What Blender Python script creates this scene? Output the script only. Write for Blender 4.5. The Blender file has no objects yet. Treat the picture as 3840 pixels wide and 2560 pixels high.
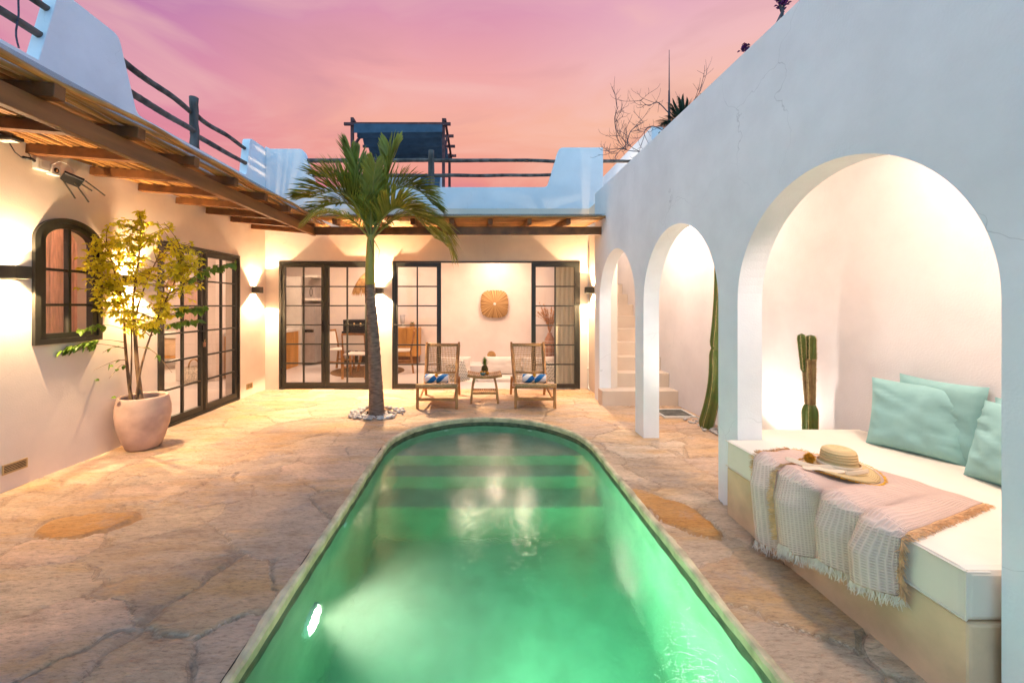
import bpy, bmesh, math, random
import numpy as np
from mathutils import Vector, Matrix, Euler, noise as mnoise
R = math.radians
random.seed(7)
SC = bpy.context.scene
COL = SC.collection
# ------------------------------------------------------------------ camera
cd = bpy.data.cameras.new('camera'); cam = bpy.data.objects.new('camera', cd); COL.objects.link(cam)
cam.location = (0, 0, 1.4); cam.rotation_euler = (R(90), 0, 0)
cd.sensor_width = 36; cd.lens = 14.0
cd.shift_x = 0.0323; cd.shift_y = -0.0357
cd.clip_start = 0.02; cd.clip_end = 500
SC.camera = cam
# ------------------------------------------------------------------ world: dusk sky, pink over the far roofs, blue overhead and behind
W = bpy.data.worlds.new('World'); SC.world = W; W.use_nodes = True
wt = W.node_tree; wn = wt.nodes; wl = wt.links
wn.clear()
out = wn.new('ShaderNodeOutputWorld'); bg = wn.new('ShaderNodeBackground'); wl.new(bg.outputs[0], out.inputs[0])
tc = wn.new('ShaderNodeTexCoord'); sep = wn.new('ShaderNodeSeparateXYZ'); wl.new(tc.outputs['Generated'], sep.inputs[0])
def wmath(op, a, b=None, c=None, clamp=False):
    n = wn.new('ShaderNodeMath'); n.operation = op; n.use_clamp = clamp
    for i, v in enumerate((a, b, c)):
        if v is None: continue
        if isinstance(v, (int, float)): n.inputs[i].default_value = v
        else: wl.new(v, n.inputs[i])
    return n.outputs[0]
def wramp(fac, stops):
    n = wn.new('ShaderNodeValToRGB'); wl.new(fac, n.inputs[0])
    e = n.color_ramp.elements
    while len(e) > 1: e.remove(e[-1])
    for i, (p, c) in enumerate(stops):
        el = e[0] if i == 0 else e.new(p)
        el.position = p; el.color = (*c, 1)
    n.color_ramp.interpolation = 'B_SPLINE' if False else 'LINEAR'
    return n.outputs[0]
def wmix(f, a, b):
    n = wn.new('ShaderNodeMix'); n.data_type = 'RGBA'
    if isinstance(f, (int, float)): n.inputs[0].default_value = f
    else: wl.new(f, n.inputs[0])
    for k, v in ((6, a), (7, b)):
        if isinstance(v, tuple): n.inputs[k].default_value = (*v, 1)
        else: wl.new(v, n.inputs[k])
    return n.outputs[2]
def srgb(r, g, b):
    f = lambda v: ((v / 255 + .055) / 1.055) ** 2.4 if v > 10 else v / 255 / 12.92
    return (f(r), f(g), f(b))
mp = wn.new('ShaderNodeMapping'); mp.inputs['Scale'].default_value = (1.1, 1.1, 4.2); mp.inputs['Rotation'].default_value = (0, R(9), 0)
wl.new(tc.outputs['Generated'], mp.inputs[0])
nz = wn.new('ShaderNodeTexNoise'); nz.inputs['Scale'].default_value = 2.0; nz.inputs['Detail'].default_value = 5; nz.inputs['Roughness'].default_value = .5
nz.inputs['Distortion'].default_value = .9
wl.new(mp.outputs[0], nz.inputs[0])
nf = wmath('SUBTRACT', nz.outputs[0], .5)
elev = wmath('ADD', sep.outputs[2], wmath('MULTIPLY', nf, .18))
cr = wramp(elev, [(0.0, srgb(150, 95, 130)), (.16, srgb(188, 108, 136)), (.24, srgb(222, 126, 136)), (.31, srgb(238, 154, 140)), (.40, srgb(246, 178, 158)), (.50, srgb(238, 168, 168)), (.60, srgb(216, 148, 176)), (.75, srgb(180, 135, 180))])
cl = wramp(elev, [(0.0, srgb(140, 85, 125)), (.18, srgb(190, 108, 140)), (.28, srgb(222, 134, 148)), (.36, srgb(220, 140, 165)), (.45, srgb(206, 132, 170)), (.55, srgb(178, 122, 176)), (.8, srgb(140, 120, 178))])
cR = wramp(elev, [(0.0, srgb(225, 118, 104)), (.26, srgb(243, 158, 124)), (.33, srgb(244, 180, 142)), (.42, srgb(245, 190, 168)), (.50, srgb(238, 186, 188)), (.62, srgb(220, 160, 190)), (.8, srgb(190, 150, 190))])
az = wmath('DIVIDE', sep.outputs[0], wmath('MAXIMUM', sep.outputs[1], .05))
fl = wn.new('ShaderNodeMapRange'); wl.new(az, fl.inputs[0]); fl.inputs[1].default_value = -.95; fl.inputs[2].default_value = -.15; fl.inputs[3].default_value = 1; fl.inputs[4].default_value = 0; fl.interpolation_type = 'SMOOTHSTEP'
fr = wn.new('ShaderNodeMapRange'); wl.new(az, fr.inputs[0]); fr.inputs[1].default_value = -.05; fr.inputs[2].default_value = .5; fr.interpolation_type = 'SMOOTHSTEP'
pink = wmix(fr.outputs[0], wmix(fl.outputs[0], cr, cl), cR)
cloud = wn.new('ShaderNodeMapRange'); wl.new(nz.outputs[0], cloud.inputs[0]); cloud.inputs[1].default_value = .5; cloud.inputs[2].default_value = .70; cloud.inputs[4].default_value = .5
pink = wmix(cloud.outputs[0], pink, srgb(250, 198, 184))
cloud2 = wn.new('ShaderNodeMapRange'); wl.new(nz.outputs[0], cloud2.inputs[0]); cloud2.inputs[1].default_value = .48; cloud2.inputs[2].default_value = .25; cloud2.inputs[4].default_value = .45
pink = wmix(cloud2.outputs[0], pink, srgb(186, 128, 160))
sky = wn.new('ShaderNodeTexSky'); sky.sky_type = 'NISHITA'; sky.sun_disc = False; sky.sun_elevation = R(2); sky.sun_rotation = R(0)
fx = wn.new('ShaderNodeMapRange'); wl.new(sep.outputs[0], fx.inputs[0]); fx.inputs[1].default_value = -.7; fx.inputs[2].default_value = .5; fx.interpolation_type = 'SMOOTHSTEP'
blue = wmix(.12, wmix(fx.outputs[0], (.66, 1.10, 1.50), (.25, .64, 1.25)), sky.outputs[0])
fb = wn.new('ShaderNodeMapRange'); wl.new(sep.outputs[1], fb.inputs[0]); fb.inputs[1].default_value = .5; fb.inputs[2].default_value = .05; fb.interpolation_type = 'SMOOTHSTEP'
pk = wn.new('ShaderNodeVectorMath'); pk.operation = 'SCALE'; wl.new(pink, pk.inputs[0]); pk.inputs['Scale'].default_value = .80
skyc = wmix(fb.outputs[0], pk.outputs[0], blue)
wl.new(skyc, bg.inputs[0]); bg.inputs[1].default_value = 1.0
SC.view_settings.view_transform = 'Standard'; SC.view_settings.look = 'None'; SC.view_settings.exposure = 0.35; SC.view_settings.gamma = 1
cy = SC.cycles
SC.render.engine = 'CYCLES'
cy.use_denoising = True
cy.sample_clamp_indirect = 9.0
cy.max_bounces = 10; cy.diffuse_bounces = 4; cy.glossy_bounces = 4; cy.transmission_bounces = 8; cy.transparent_max_bounces = 16
cy.caustics_reflective = False

# ------------------------------------------------------------------ materials
def new_mat(name):
    m = bpy.data.materials.new(name); m.use_nodes = True
    return m, m.node_tree, m.node_tree.nodes['Principled BSDF']
def nnode(nt, t, **kw):
    n = nt.nodes.new(t)
    for k, v in kw.items(): setattr(n, k, v)
    return n
def mat(name, col, rough=.6, var=.12, vs=6, bump=.15, bs=60, spec=.3, col2=None, metal=0, stretch=None, emit=None, dist=.01, v2=None):
    """noise-varied colour + noise bump, object coordinates"""
    m, nt, b = new_mat(name); L = nt.links
    t = nnode(nt, 'ShaderNodeTexCoord'); src = t.outputs['Object']
    if stretch:
        mpn = nnode(nt, 'ShaderNodeMapping'); mpn.inputs['Scale'].default_value = stretch; L.new(src, mpn.inputs[0]); src = mpn.outputs[0]
    n1 = nnode(nt, 'ShaderNodeTexNoise'); n1.inputs['Scale'].default_value = vs; n1.inputs['Detail'].default_value = 6; L.new(src, n1.inputs[0])
    r = nnode(nt, 'ShaderNodeValToRGB'); L.new(n1.outputs[0], r.inputs[0])
    c2 = col2 or tuple(max(0, c * (1 - var * 1.6)) for c in col); c1 = tuple(min(1, c * (1 + var * .7)) for c in col) if not col2 else col
    r.color_ramp.elements[0].color = (*c2, 1); r.color_ramp.elements[1].color = (*c1, 1)
    r.color_ramp.elements[0].position = .32; r.color_ramp.elements[1].position = .68
    L.new(r.outputs[0], b.inputs['Base Color'])
    b.inputs['Roughness'].default_value = rough; b.inputs['Specular IOR Level'].default_value = spec; b.inputs['Metallic'].default_value = metal
    if bump:
        n2 = nnode(nt, 'ShaderNodeTexNoise'); n2.inputs['Scale'].default_value = bs; n2.inputs['Detail'].default_value = 4; L.new(src, n2.inputs[0])
        bp = nnode(nt, 'ShaderNodeBump'); bp.inputs['Strength'].default_value = bump; bp.inputs['Distance'].default_value = dist
        L.new(n2.outputs[0], bp.inputs['Height']); L.new(bp.outputs[0], b.inputs['Normal'])
    if emit:
        b.inputs['Emission Color'].default_value = (*emit[0], 1); b.inputs['Emission Strength'].default_value = emit[1]
    return m
def stucco(name, col, crack=.5, cs=.75, trowel=.5):
    m, nt, b = new_mat(name); L = nt.links
    t = nnode(nt, 'ShaderNodeTexCoord'); src = t.outputs['Object']
    w = nnode(nt, 'ShaderNodeTexNoise'); w.inputs['Scale'].default_value = 2.2; w.inputs['Detail'].default_value = 4; L.new(src, w.inputs[0])
    add = nnode(nt, 'ShaderNodeVectorMath', operation='MULTIPLY_ADD'); L.new(w.outputs['Color'], add.inputs[0]); add.inputs[1].default_value = (.5, .5, .5); L.new(src, add.inputs[2])
    vo = nnode(nt, 'ShaderNodeTexVoronoi', feature='DISTANCE_TO_EDGE'); vo.inputs['Scale'].default_value = cs; L.new(add.outputs[0], vo.inputs[0])
    cr = nnode(nt, 'ShaderNodeMapRange'); L.new(vo.outputs[0], cr.inputs[0]); cr.inputs[1].default_value = .0002; cr.inputs[2].default_value = .0018; cr.inputs[3].default_value = 1; cr.inputs[4].default_value = 0
    ms = nnode(nt, 'ShaderNodeTexNoise'); ms.inputs['Scale'].default_value = 1.3; L.new(src, ms.inputs[0])
    mm = nnode(nt, 'ShaderNodeMapRange'); L.new(ms.outputs[0], mm.inputs[0]); mm.inputs[1].default_value = .44; mm.inputs[2].default_value = .56
    mu = nnode(nt, 'ShaderNodeMath', operation='MULTIPLY'); L.new(cr.outputs[0], mu.inputs[0]); L.new(mm.outputs[0], mu.inputs[1])
    n1 = nnode(nt, 'ShaderNodeTexNoise'); n1.inputs['Scale'].default_value = 1.4; n1.inputs['Detail'].default_value = 8; n1.inputs['Roughness'].default_value = .6; L.new(src, n1.inputs[0])
    r = nnode(nt, 'ShaderNodeValToRGB'); L.new(n1.outputs[0], r.inputs[0])
    r.color_ramp.elements[0].color = (*[c * .89 for c in col], 1); r.color_ramp.elements[1].color = (*[min(1, c * 1.05) for c in col], 1)
    r.color_ramp.elements[0].position = .3; r.color_ramp.elements[1].position = .65
    mx = nnode(nt, 'ShaderNodeMix', data_type='RGBA'); k = nnode(nt, 'ShaderNodeMath', operation='MULTIPLY'); L.new(mu.outputs[0], k.inputs[0]); k.inputs[1].default_value = crack
    L.new(k.outputs[0], mx.inputs[0]); L.new(r.outputs[0], mx.inputs[6]); mx.inputs[7].default_value = (*[c * .35 for c in col], 1)
    L.new(mx.outputs[2], b.inputs['Base Color']); b.inputs['Roughness'].default_value = .85; b.inputs['Specular IOR Level'].default_value = .2
    n2 = nnode(nt, 'ShaderNodeTexNoise'); n2.inputs['Scale'].default_value = 90; n2.inputs['Detail'].default_value = 3; L.new(src, n2.inputs[0])
    n3 = nnode(nt, 'ShaderNodeTexNoise'); n3.inputs['Scale'].default_value = 3.5; n3.inputs['Detail'].default_value = 2; L.new(src, n3.inputs[0])
    a1 = nnode(nt, 'ShaderNodeMath', operation='MULTIPLY_ADD'); L.new(n3.outputs[0], a1.inputs[0]); a1.inputs[1].default_value = 3 * trowel; L.new(n2.outputs[0], a1.inputs[2])
    a2 = nnode(nt, 'ShaderNodeMath', operation='MULTIPLY_ADD'); L.new(mu.outputs[0], a2.inputs[0]); a2.inputs[1].default_value = -1.0 * crack; L.new(a1.outputs[0], a2.inputs[2])
    bp = nnode(nt, 'ShaderNodeBump'); bp.inputs['Strength'].default_value = .22; bp.inputs['Distance'].default_value = .006
    L.new(a2.outputs[0], bp.inputs['Height']); L.new(bp.outputs[0], b.inputs['Normal'])
    return m
def glass_mat(name, tint=(1, 1, 1), refl=1.0):
    m = bpy.data.materials.new(name); m.use_nodes = True; nt = m.node_tree; nt.nodes.clear(); L = nt.links
    o = nnode(nt, 'ShaderNodeOutputMaterial'); mx = nnode(nt, 'ShaderNodeMixShader'); tr = nnode(nt, 'ShaderNodeBsdfTransparent'); gl = nnode(nt, 'ShaderNodeBsdfGlossy')
    tr.inputs[0].default_value = (*tint, 1); gl.inputs['Roughness'].default_value = .01
    fr_ = nnode(nt, 'ShaderNodeFresnel'); ge = nnode(nt, 'ShaderNodeNewGeometry'); io = nnode(nt, 'ShaderNodeMapRange'); L.new(ge.outputs['Backfacing'], io.inputs[0]); io.inputs[3].default_value = 1.5; io.inputs[4].default_value = 1 / 1.5; L.new(io.outputs[0], fr_.inputs[0])
    k = nnode(nt, 'ShaderNodeMath', operation='MULTIPLY'); L.new(fr_.outputs[0], k.inputs[0]); k.inputs[1].default_value = refl
    L.new(k.outputs[0], mx.inputs[0]); L.new(tr.outputs[0], mx.inputs[1]); L.new(gl.outputs[0], mx.inputs[2]); L.new(mx.outputs[0], o.inputs[0])
    return m
def emis(name, col, s):
    m = bpy.data.materials.new(name); m.use_nodes = True; nt = m.node_tree; nt.nodes.clear()
    o = nnode(nt, 'ShaderNodeOutputMaterial'); e = nnode(nt, 'ShaderNodeEmission'); e.inputs[0].default_value = (*col, 1); e.inputs[1].default_value = s
    nt.links.new(e.outputs[0], o.inputs[0]); return m

WALLC = (.77, .67, .56)
M = {}
M['wall'] = stucco('warm_white_stucco', (.78, .66, .53), .15, .6, .3)
M['white'] = stucco('white_stucco', (.79, .80, .79), .35, .8, .3)
M['outer'] = stucco('outer_wall_plaster', (.78, .72, .69), .12, .6, .3)
M['inwall'] = stucco('interior_plaster', (.80, .71, .64), .35, 1.7, 1.0)
M['step'] = stucco('stair_plaster', (.68, .55, .42), .1, 1.2, .3)
M['bench'] = mat('polished_cement', (.66, .46, .29), .7, .14, 5, .2, 40, .3)
M['infloor'] = mat('polished_white_floor', (.75, .71, .68), .25, .03, 2, .02, 20, .4)
M['frame'] = mat('black_painted_aluminium', (.022, .022, .016), .38, .15, 20, .03, 60, .5)
M['brown_wood'] = mat('stained_timber', (.19, .075, .022), .5, .3, 7, .25, 30, .35, stretch=(1, 1, 1))
M['brown_wood_y'] = mat('stained_timber_beam', (.25, .095, .025), .42, .30, 9, .3, 20, .4, stretch=(1, .12, 1))
M['stick'] = mat('peeled_sticks', (.62, .30, .08), .5, .35, 30, .3, 40, .4, stretch=(1, .03, 1), col2=(.16, .065, .02))
M['stick_x'] = mat('peeled_sticks_across', (.62, .30, .08), .5, .35, 30, .3, 40, .4, stretch=(.03, 1, 1), col2=(.16, .065, .02))
M['teak'] = mat('teak', (.45, .215, .07), .5, .28, 8, .2, 30, .35, stretch=(1, 1, .5))
M['wicker'] = mat('woven_cord', (.46, .28, .125), .7, .25, 60, .5, 250, .2)
M['log'] = mat('weathered_log', (.15, .13, .115), .85, .35, 9, .5, 30, .1, stretch=(1, 1, .3))
M['pot'] = mat('clay_pot', (.56, .38, .28), .75, .14, 6, .25, 50, .2)
M['soil'] = mat('soil', (.05, .035, .022), .95, .3, 30, .8, 60, .1)
M['bark'] = mat('bark', (.24, .15, .08), .85, .35, 18, .6, 50, .1, stretch=(1, 1, .4))
M['leafy'] = mat('yellow_leaf', (.86, .76, .06), .5, .4, 7, 0, spec=.3, col2=(.72, .70, .06))
M['leafg'] = mat('green_leaf', (.17, .28, .03), .45, .3, 9, 0, spec=.35)
M['frond'] = mat('palm_leaflet', (.34, .33, .04), .45, .3, 3, 0, spec=.4)
M['rachis'] = mat('palm_stem', (.26, .24, .05), .5, .2, 8, .1, 30)
M['pebble'] = mat('white_pebble', (.55, .50, .44), .6, .25, 3, .1, 60)
M['cactus'] = mat('cactus_skin', (.055, .10, .018), .5, .3, 9, .2, 80, .3, col2=(.10, .10, .02))
M['cactus_old'] = mat('cactus_corky_skin', (.24, .15, .06), .7, .35, 12, .4, 70)
M['teal'] = mat('teal_velvet', (.30, .52, .48), .75, .12, 4, .12, 300, .2)
M['cushion'] = mat('cream_canvas', (.78, .68, .55), .85, .04, 4, .1, 350, .15)
M['fringe_o'] = mat('ochre_fringe', (.70, .40, .19), .9, .2, 30, 0)
M['fringe_w'] = mat('cream_fringe', (.74, .62, .50), .9, .1, 30, 0)
M['pom'] = mat('ochre_wool', (.90, .44, .04), .95, .25, 60, .8, 150)
M['ribbon'] = mat('cream_ribbon', (.72, .56, .38), .6, .08, 6, .1, 40)
M['white_paint'] = mat('white_paint', (.72, .69, .62), .5, .06, 6, .05, 30)
M['black'] = mat('black_plastic', (.012, .012, .012), .4, .1, 10, 0)
M['grey_metal'] = mat('brushed_steel', (.40, .37, .35), .4, .08, 5, .05, 60, .5, metal=.3)
M['sconce'] = mat('bronze_sconce', (.05, .042, .028), .45, .2, 10, .05, 60, .5)
M['canvas'] = mat('dark_awning_canvas', (.06, .10, .14), .85, .15, 5, .1, 50, .1)
M['redwood'] = mat('dark_red_timber', (.10, .04, .04), .7, .25, 10, .2, 30)
M['straw_dark'] = mat('raffia', (.50, .29, .11), .8, .3, 9, .6, 90)
M['straw'] = mat('straw_hat', (.62, .42, .18), .7, .12, 20, .1, 60)
M['cab'] = mat('cabinet_wood', (.55, .27, .07), .45, .2, 6, .05, 20, stretch=(1, 1, .25))
M['white_fab'] = mat('white_fabric', (.78, .72, .64), .9, .05, 5, .15, 120, .1)
M['sheer'] = mat('sheer_curtain', (.50, .47, .36), .9, .10, 6, .1, 100, .1, stretch=(3, 3, .4))
M['pink_curt'] = mat('blush_curtain', (.85, .60, .48), .9, .15, 20, .1, 100, .1, stretch=(6, 6, .4))
M['glass'] = glass_mat('door_glass', (.97, .96, .94))
M['poly'] = glass_mat('roof_sheet', (.82, .86, .9), 1.0)
M['bulb'] = emis('lit_lens', (1, .8, .5), 350)
M['bulb_in'] = emis('lit_downlight', (1, .82, .62), 2.5)
M['uw'] = emis('lit_pool_lens', (.95, 1, .75), 90)
M['dark_tile'] = mat('dark_band', (.12, .115, .065), .5, .3, 15, .2, 40)
M['fruit_o'] = mat('orange_peel', (.75, .28, .03), .5, .1, 10, .1, 90)
M['glaze'] = mat('green_glaze', (.18, .28, .24), .25, .2, 12, .05, 30, .5)
M['pine'] = mat('pineapple_skin', (.16, .11, .025), .6, .4, 50, .5, 90)
M['purple'] = mat('purple_bract', (.12, .015, .12), .6, .2, 10, 0)
M['twig'] = mat('grey_twig', (.10, .085, .09), .85, .2, 20, 0)
M['agave'] = mat('rooftop_leaf', (.03, .06, .035), .6, .3, 8, 0)
M['grate'] = mat('drain_slate', (.11, .11, .09), .6, .4, 14, .3, 40)
M['rug'] = mat('jute_rug', (.20, .11, .05), .9, .4, 40, .6, 90)
M['terracotta'] = mat('red_vase', (.36, .18, .11), .7, .2, 14, .3, 50)
M['plume'] = mat('dry_plume', (.62, .30, .10), .9, .3, 20, 0)
def raffia_mat():
    m, nt, b = new_mat('radial_raffia'); L = nt.links
    t = nnode(nt, 'ShaderNodeTexCoord'); sp = nnode(nt, 'ShaderNodeSeparateXYZ'); L.new(t.outputs['Object'], sp.inputs[0])
    a = nnode(nt, 'ShaderNodeMath', operation='ARCTAN2'); L.new(sp.outputs[2], a.inputs[0]); L.new(sp.outputs[0], a.inputs[1])
    n_ = nnode(nt, 'ShaderNodeTexNoise', noise_dimensions='1D'); L.new(a.outputs[0], n_.inputs['W']); n_.inputs['Scale'].default_value = 9; n_.inputs['Detail'].default_value = 3
    r = nnode(nt, 'ShaderNodeValToRGB'); L.new(n_.outputs[0], r.inputs[0]); r.color_ramp.elements[0].color = (.26, .13, .045, 1); r.color_ramp.elements[1].color = (.60, .37, .15, 1); r.color_ramp.elements[0].position = .35; r.color_ramp.elements[1].position = .62
    L.new(r.outputs[0], b.inputs['Base Color']); b.inputs['Roughness'].default_value = .8; return m
M['radial'] = raffia_mat()
M['earth'] = mat('earth', (.12, .09, .06), .95, .3, 2, .2, 10)
# translucent leaves
for k in ('leafy', 'leafg', 'frond', 'agave', 'sheer', 'plume', 'pink_curt'):
    m = M[k]; nt = m.node_tree; b = nt.nodes['Principled BSDF']; o = nt.nodes['Material Output']
    tr = nt.nodes.new('ShaderNodeBsdfTranslucent'); mx = nt.nodes.new('ShaderNodeMixShader'); mx.inputs[0].default_value = .68 if k == 'leafy' else .35
    nt.links.new(b.inputs['Base Color'].links[0].from_socket, tr.inputs[0])
    nt.links.new(b.outputs[0], mx.inputs[1]); nt.links.new(tr.outputs[0], mx.inputs[2]); nt.links.new(mx.outputs[0], o.inputs[0])

# ------------------------------------------------------------------ mesh helper
class G:
    def __init__(s): s.v = []; s.f = []; s.uv = None
    def add(s, vs, fs):
        n = len(s.v); s.v += [tuple(v) for v in vs]; s.f += [tuple(i + n for i in f) for f in fs]; return s
    def box(s, x0, x1, y0, y1, z0, z1):
        return s.add([(x0, y0, z0), (x1, y0, z0), (x1, y1, z0), (x0, y1, z0), (x0, y0, z1), (x1, y0, z1), (x1, y1, z1), (x0, y1, z1)],
                     [(0, 3, 2, 1), (4, 5, 6, 7), (0, 1, 5, 4), (1, 2, 6, 5), (2, 3, 7, 6), (3, 0, 4, 7)])
    def beam(s, p0, p1, w, h, up=(0, 0, 1)):
        p0 = Vector(p0); p1 = Vector(p1); d = (p1 - p0).normalized(); u = Vector(up)
        r = d.cross(u)
        if r.length < 1e-4: r = d.cross(Vector((1, 0, 0)))
        r.normalize(); u = r.cross(d).normalized(); r *= w / 2; u *= h / 2
        vs = [p + a * r + b * u for p in (p0, p1) for a, b in ((-1, -1), (1, -1), (1, 1), (-1, 1))]
        return s.add(vs, [(3, 2, 1, 0), (4, 5, 6, 7), (0, 1, 5, 4), (1, 2, 6, 5), (2, 3, 7, 6), (3, 0, 4, 7)])
    def tube(s, pts, rad, n=8, cap=True, squash=None):
        pts = [Vector(p) for p in pts]; m = len(pts)
        if not hasattr(rad, '__len__'): rad = [rad] * m
        prev = None; vs = []
        for i, p in enumerate(pts):
            d = (pts[min(i + 1, m - 1)] - pts[max(i - 1, 0)]).normalized()
            if prev is None:
                a = Vector((0, 0, 1)) if abs(d.z) < .9 else Vector((1, 0, 0))
                prev = d.cross(a).normalized()
            r = (prev - d * prev.dot(d))
            r = r.normalized() if r.length > 1e-6 else d.orthogonal().normalized()
            q = d.cross(r); prev = r
            for k in range(n):
                t = 2 * math.pi * k / n
                vs.append(p + (r * math.cos(t) + q * math.sin(t)) * rad[i])
        fs = [(i * n + k, i * n + (k + 1) % n, (i + 1) * n + (k + 1) % n, (i + 1) * n + k) for i in range(m - 1) for k in range(n)]
        if cap: fs += [tuple(reversed(range(n))), tuple(range((m - 1) * n, m * n))]
        return s.add(vs, fs)
    def lathe(s, prof, c=(0, 0, 0), n=32, close=False):
        vs = []; m = len(prof)
        for r, z in prof:
            for k in range(n):
                t = 2 * math.pi * k / n; vs.append((c[0] + r * math.cos(t), c[1] + r * math.sin(t), c[2] + z))
        fs = [(i * n + k, i * n + (k + 1) % n, (i + 1) * n + (k + 1) % n, (i + 1) * n + k) for i in range(m - 1) for k in range(n)]
        return s.add(vs, fs)
    def ball(s, c, r, n=12, m=8, jit=0, sc=(1, 1, 1)):
        vs = [(c[0], c[1], c[2] - r * sc[2])]
        for i in range(1, m):
            a = math.pi * i / m
            for k in range(n):
                t = 2 * math.pi * k / n; q = r * (1 + random.uniform(-jit, jit))
                vs.append((c[0] + q * sc[0] * math.sin(a) * math.cos(t), c[1] + q * sc[1] * math.sin(a) * math.sin(t), c[2] - q * sc[2] * math.cos(a)))
        vs.append((c[0], c[1], c[2] + r * sc[2])); L_ = len(vs) - 1
        fs = [(0, 1 + (k + 1) % n, 1 + k) for k in range(n)]
        fs += [(1 + i * n + k, 1 + i * n + (k + 1) % n, 1 + (i + 1) * n + (k + 1) % n, 1 + (i + 1) * n + k) for i in range(m - 2) for k in range(n)]
        fs += [(1 + (m - 2) * n + k, 1 + (m - 2) * n + (k + 1) % n, L_) for k in range(n)]
        return s.add(vs, fs)
    def leaf(s, p, d, up, l, w, fold=.25, droop=0):
        p = Vector(p); d = Vector(d).normalized(); u = Vector(up)
        r = d.cross(u)
        if r.length < 1e-3: r = d.orthogonal()
        r.normalize(); u = r.cross(d)
        a = p + d * l * .35 + u * w * fold; b_ = p + d * l * .7 + u * w * fold * .6 - Vector((0, 0, droop * l * .4)); t = p + d * l - Vector((0, 0, droop * l))
        m1 = p + d * l * .33; m2 = p + d * l * .7 - Vector((0, 0, droop * l * .4)) - u * w * .05
        return s.add([p, m1 - r * w * .5 + u * w * fold, m1, m1 + r * w * .5 + u * w * fold, m2 - r * w * .38 + u * w * fold * .7, m2, m2 + r * w * .38 + u * w * fold * .7, t],
                     [(0, 2, 1), (0, 3, 2), (1, 2, 5, 4), (2, 3, 6, 5), (4, 5, 7), (5, 6, 7)])
    def build(s, name, mt, parent=None, smooth=False, bevel=0, solid=0, sub=0, loc=None, inv=False):
        me = bpy.data.meshes.new(name)
        vs = s.v
        if parent is not None and not inv:
            pm = parent_world(parent); vs = [tuple(Vector(v) - pm) for v in vs]
        elif loc is not None:
            vs = [tuple(Vector(v) - Vector(loc)) for v in vs]
        me.from_pydata(vs, [], s.f); me.update()
        if s.uv is not None:
            ul = me.uv_layers.new(name='UVMap')
            for lp in me.loops: ul.data[lp.index].uv = s.uv[lp.vertex_index]
        if smooth:
            for p in me.polygons: p.use_smooth = True
        me.materials.append(mt)
        o = bpy.data.objects.new(name, me); COL.objects.link(o)
        if parent is not None: o.parent = parent
        elif loc is not None: o.location = loc
        if bevel:
            b = o.modifiers.new('bevel', 'BEVEL'); b.width = bevel; b.segments = 2; b.limit_method = 'ANGLE'; b.angle_limit = R(40)
        if solid:
            b = o.modifiers.new('solid', 'SOLIDIFY'); b.thickness = solid; b.offset = 0
        if sub:
            b = o.modifiers.new('sub', 'SUBSURF'); b.levels = sub; b.render_levels = sub
        return o
def parent_world(p):
    v = Vector((0, 0, 0))
    while p is not None: v += Vector(p.location); p = p.parent
    return v
def tag(o, label=None, cat=None, group=None, kind=None):
    if label: o['label'] = label
    if cat: o['category'] = cat
    if group: o['group'] = group
    if kind: o['kind'] = kind
    return o
def thing(name, label, cat, loc=(0, 0, 0), group=None, rot=(0, 0, 0)):
    o = bpy.data.objects.new(name, None); o.empty_display_size = .1; COL.objects.link(o); o.location = loc; o.rotation_euler = rot
    return tag(o, label, cat, group)
def struct(o): return tag(o, kind='structure')
def light(kind, name, loc, energy, col, parent=None, rot=None, size=.05, spot=None, blend=.2, shape=None, sy=None):
    d = bpy.data.lights.new(name, kind); d.energy = energy; d.color = col
    if kind in ('POINT', 'SPOT'): d.shadow_soft_size = size
    if kind == 'AREA':
        d.size = size
        if sy: d.shape = 'RECTANGLE'; d.size_y = sy
    if spot: d.spot_size = R(spot); d.spot_blend = blend
    o = bpy.data.objects.new(name, d); COL.objects.link(o)
    l = Vector(loc)
    if parent is not None: o.parent = parent; l = l - parent_world(parent)
    o.location = l
    if rot: o.rotation_euler = rot
    return o
def extrude_outline(outline, holes, mapf, thick):
    """planar polygon (2-D points) with holes, mapped by mapf(a,b,t), t in 0..thick"""
    bm = bmesh.new(); edges = []
    for loop in [outline] + holes:
        vs = [bm.verts.new((a, b, 0)) for a, b in loop]
        edges += [bm.edges.new((vs[i], vs[(i + 1) % len(vs)])) for i in range(len(vs))]
    bmesh.ops.triangle_fill(bm, use_beauty=True, use_dissolve=False, edges=edges)
    g = G(); bm.verts.index_update(); n = len(bm.verts)
    V = [(v.co.x, v.co.y) for v in bm.verts]
    F = [[v.index for v in f.verts] for f in bm.faces]
    bm.free()
    vs = [mapf(a, b, 0) for a, b in V] + [mapf(a, b, thick) for a, b in V]
    fs = [tuple(f) for f in F] + [tuple(i + n for i in reversed(f)) for f in F]
    k = 0
    for loop in [outline] + holes:
        m = len(loop)
        fs += [(k + i, k + (i + 1) % m, n + k + (i + 1) % m, n + k + i) for i in range(m)]
        k += m
    g.add(vs, fs); return g
def fix_normals(o):
    bm = bmesh.new(); bm.from_mesh(o.data); bmesh.ops.recalc_face_normals(bm, faces=bm.faces); bm.to_mesh(o.data); bm.free(); return o

F_ = 914.7
def at(x, y, Y):      # a picture position (2352-wide print) at real distance Y -> metres
    return Vector(((x - 1100) * Y / F_, Y, 1.4 + (700 - y) * Y / F_))
XL = -3.56; YB = 6.635; XR = 1.74; XO = 2.78

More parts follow.
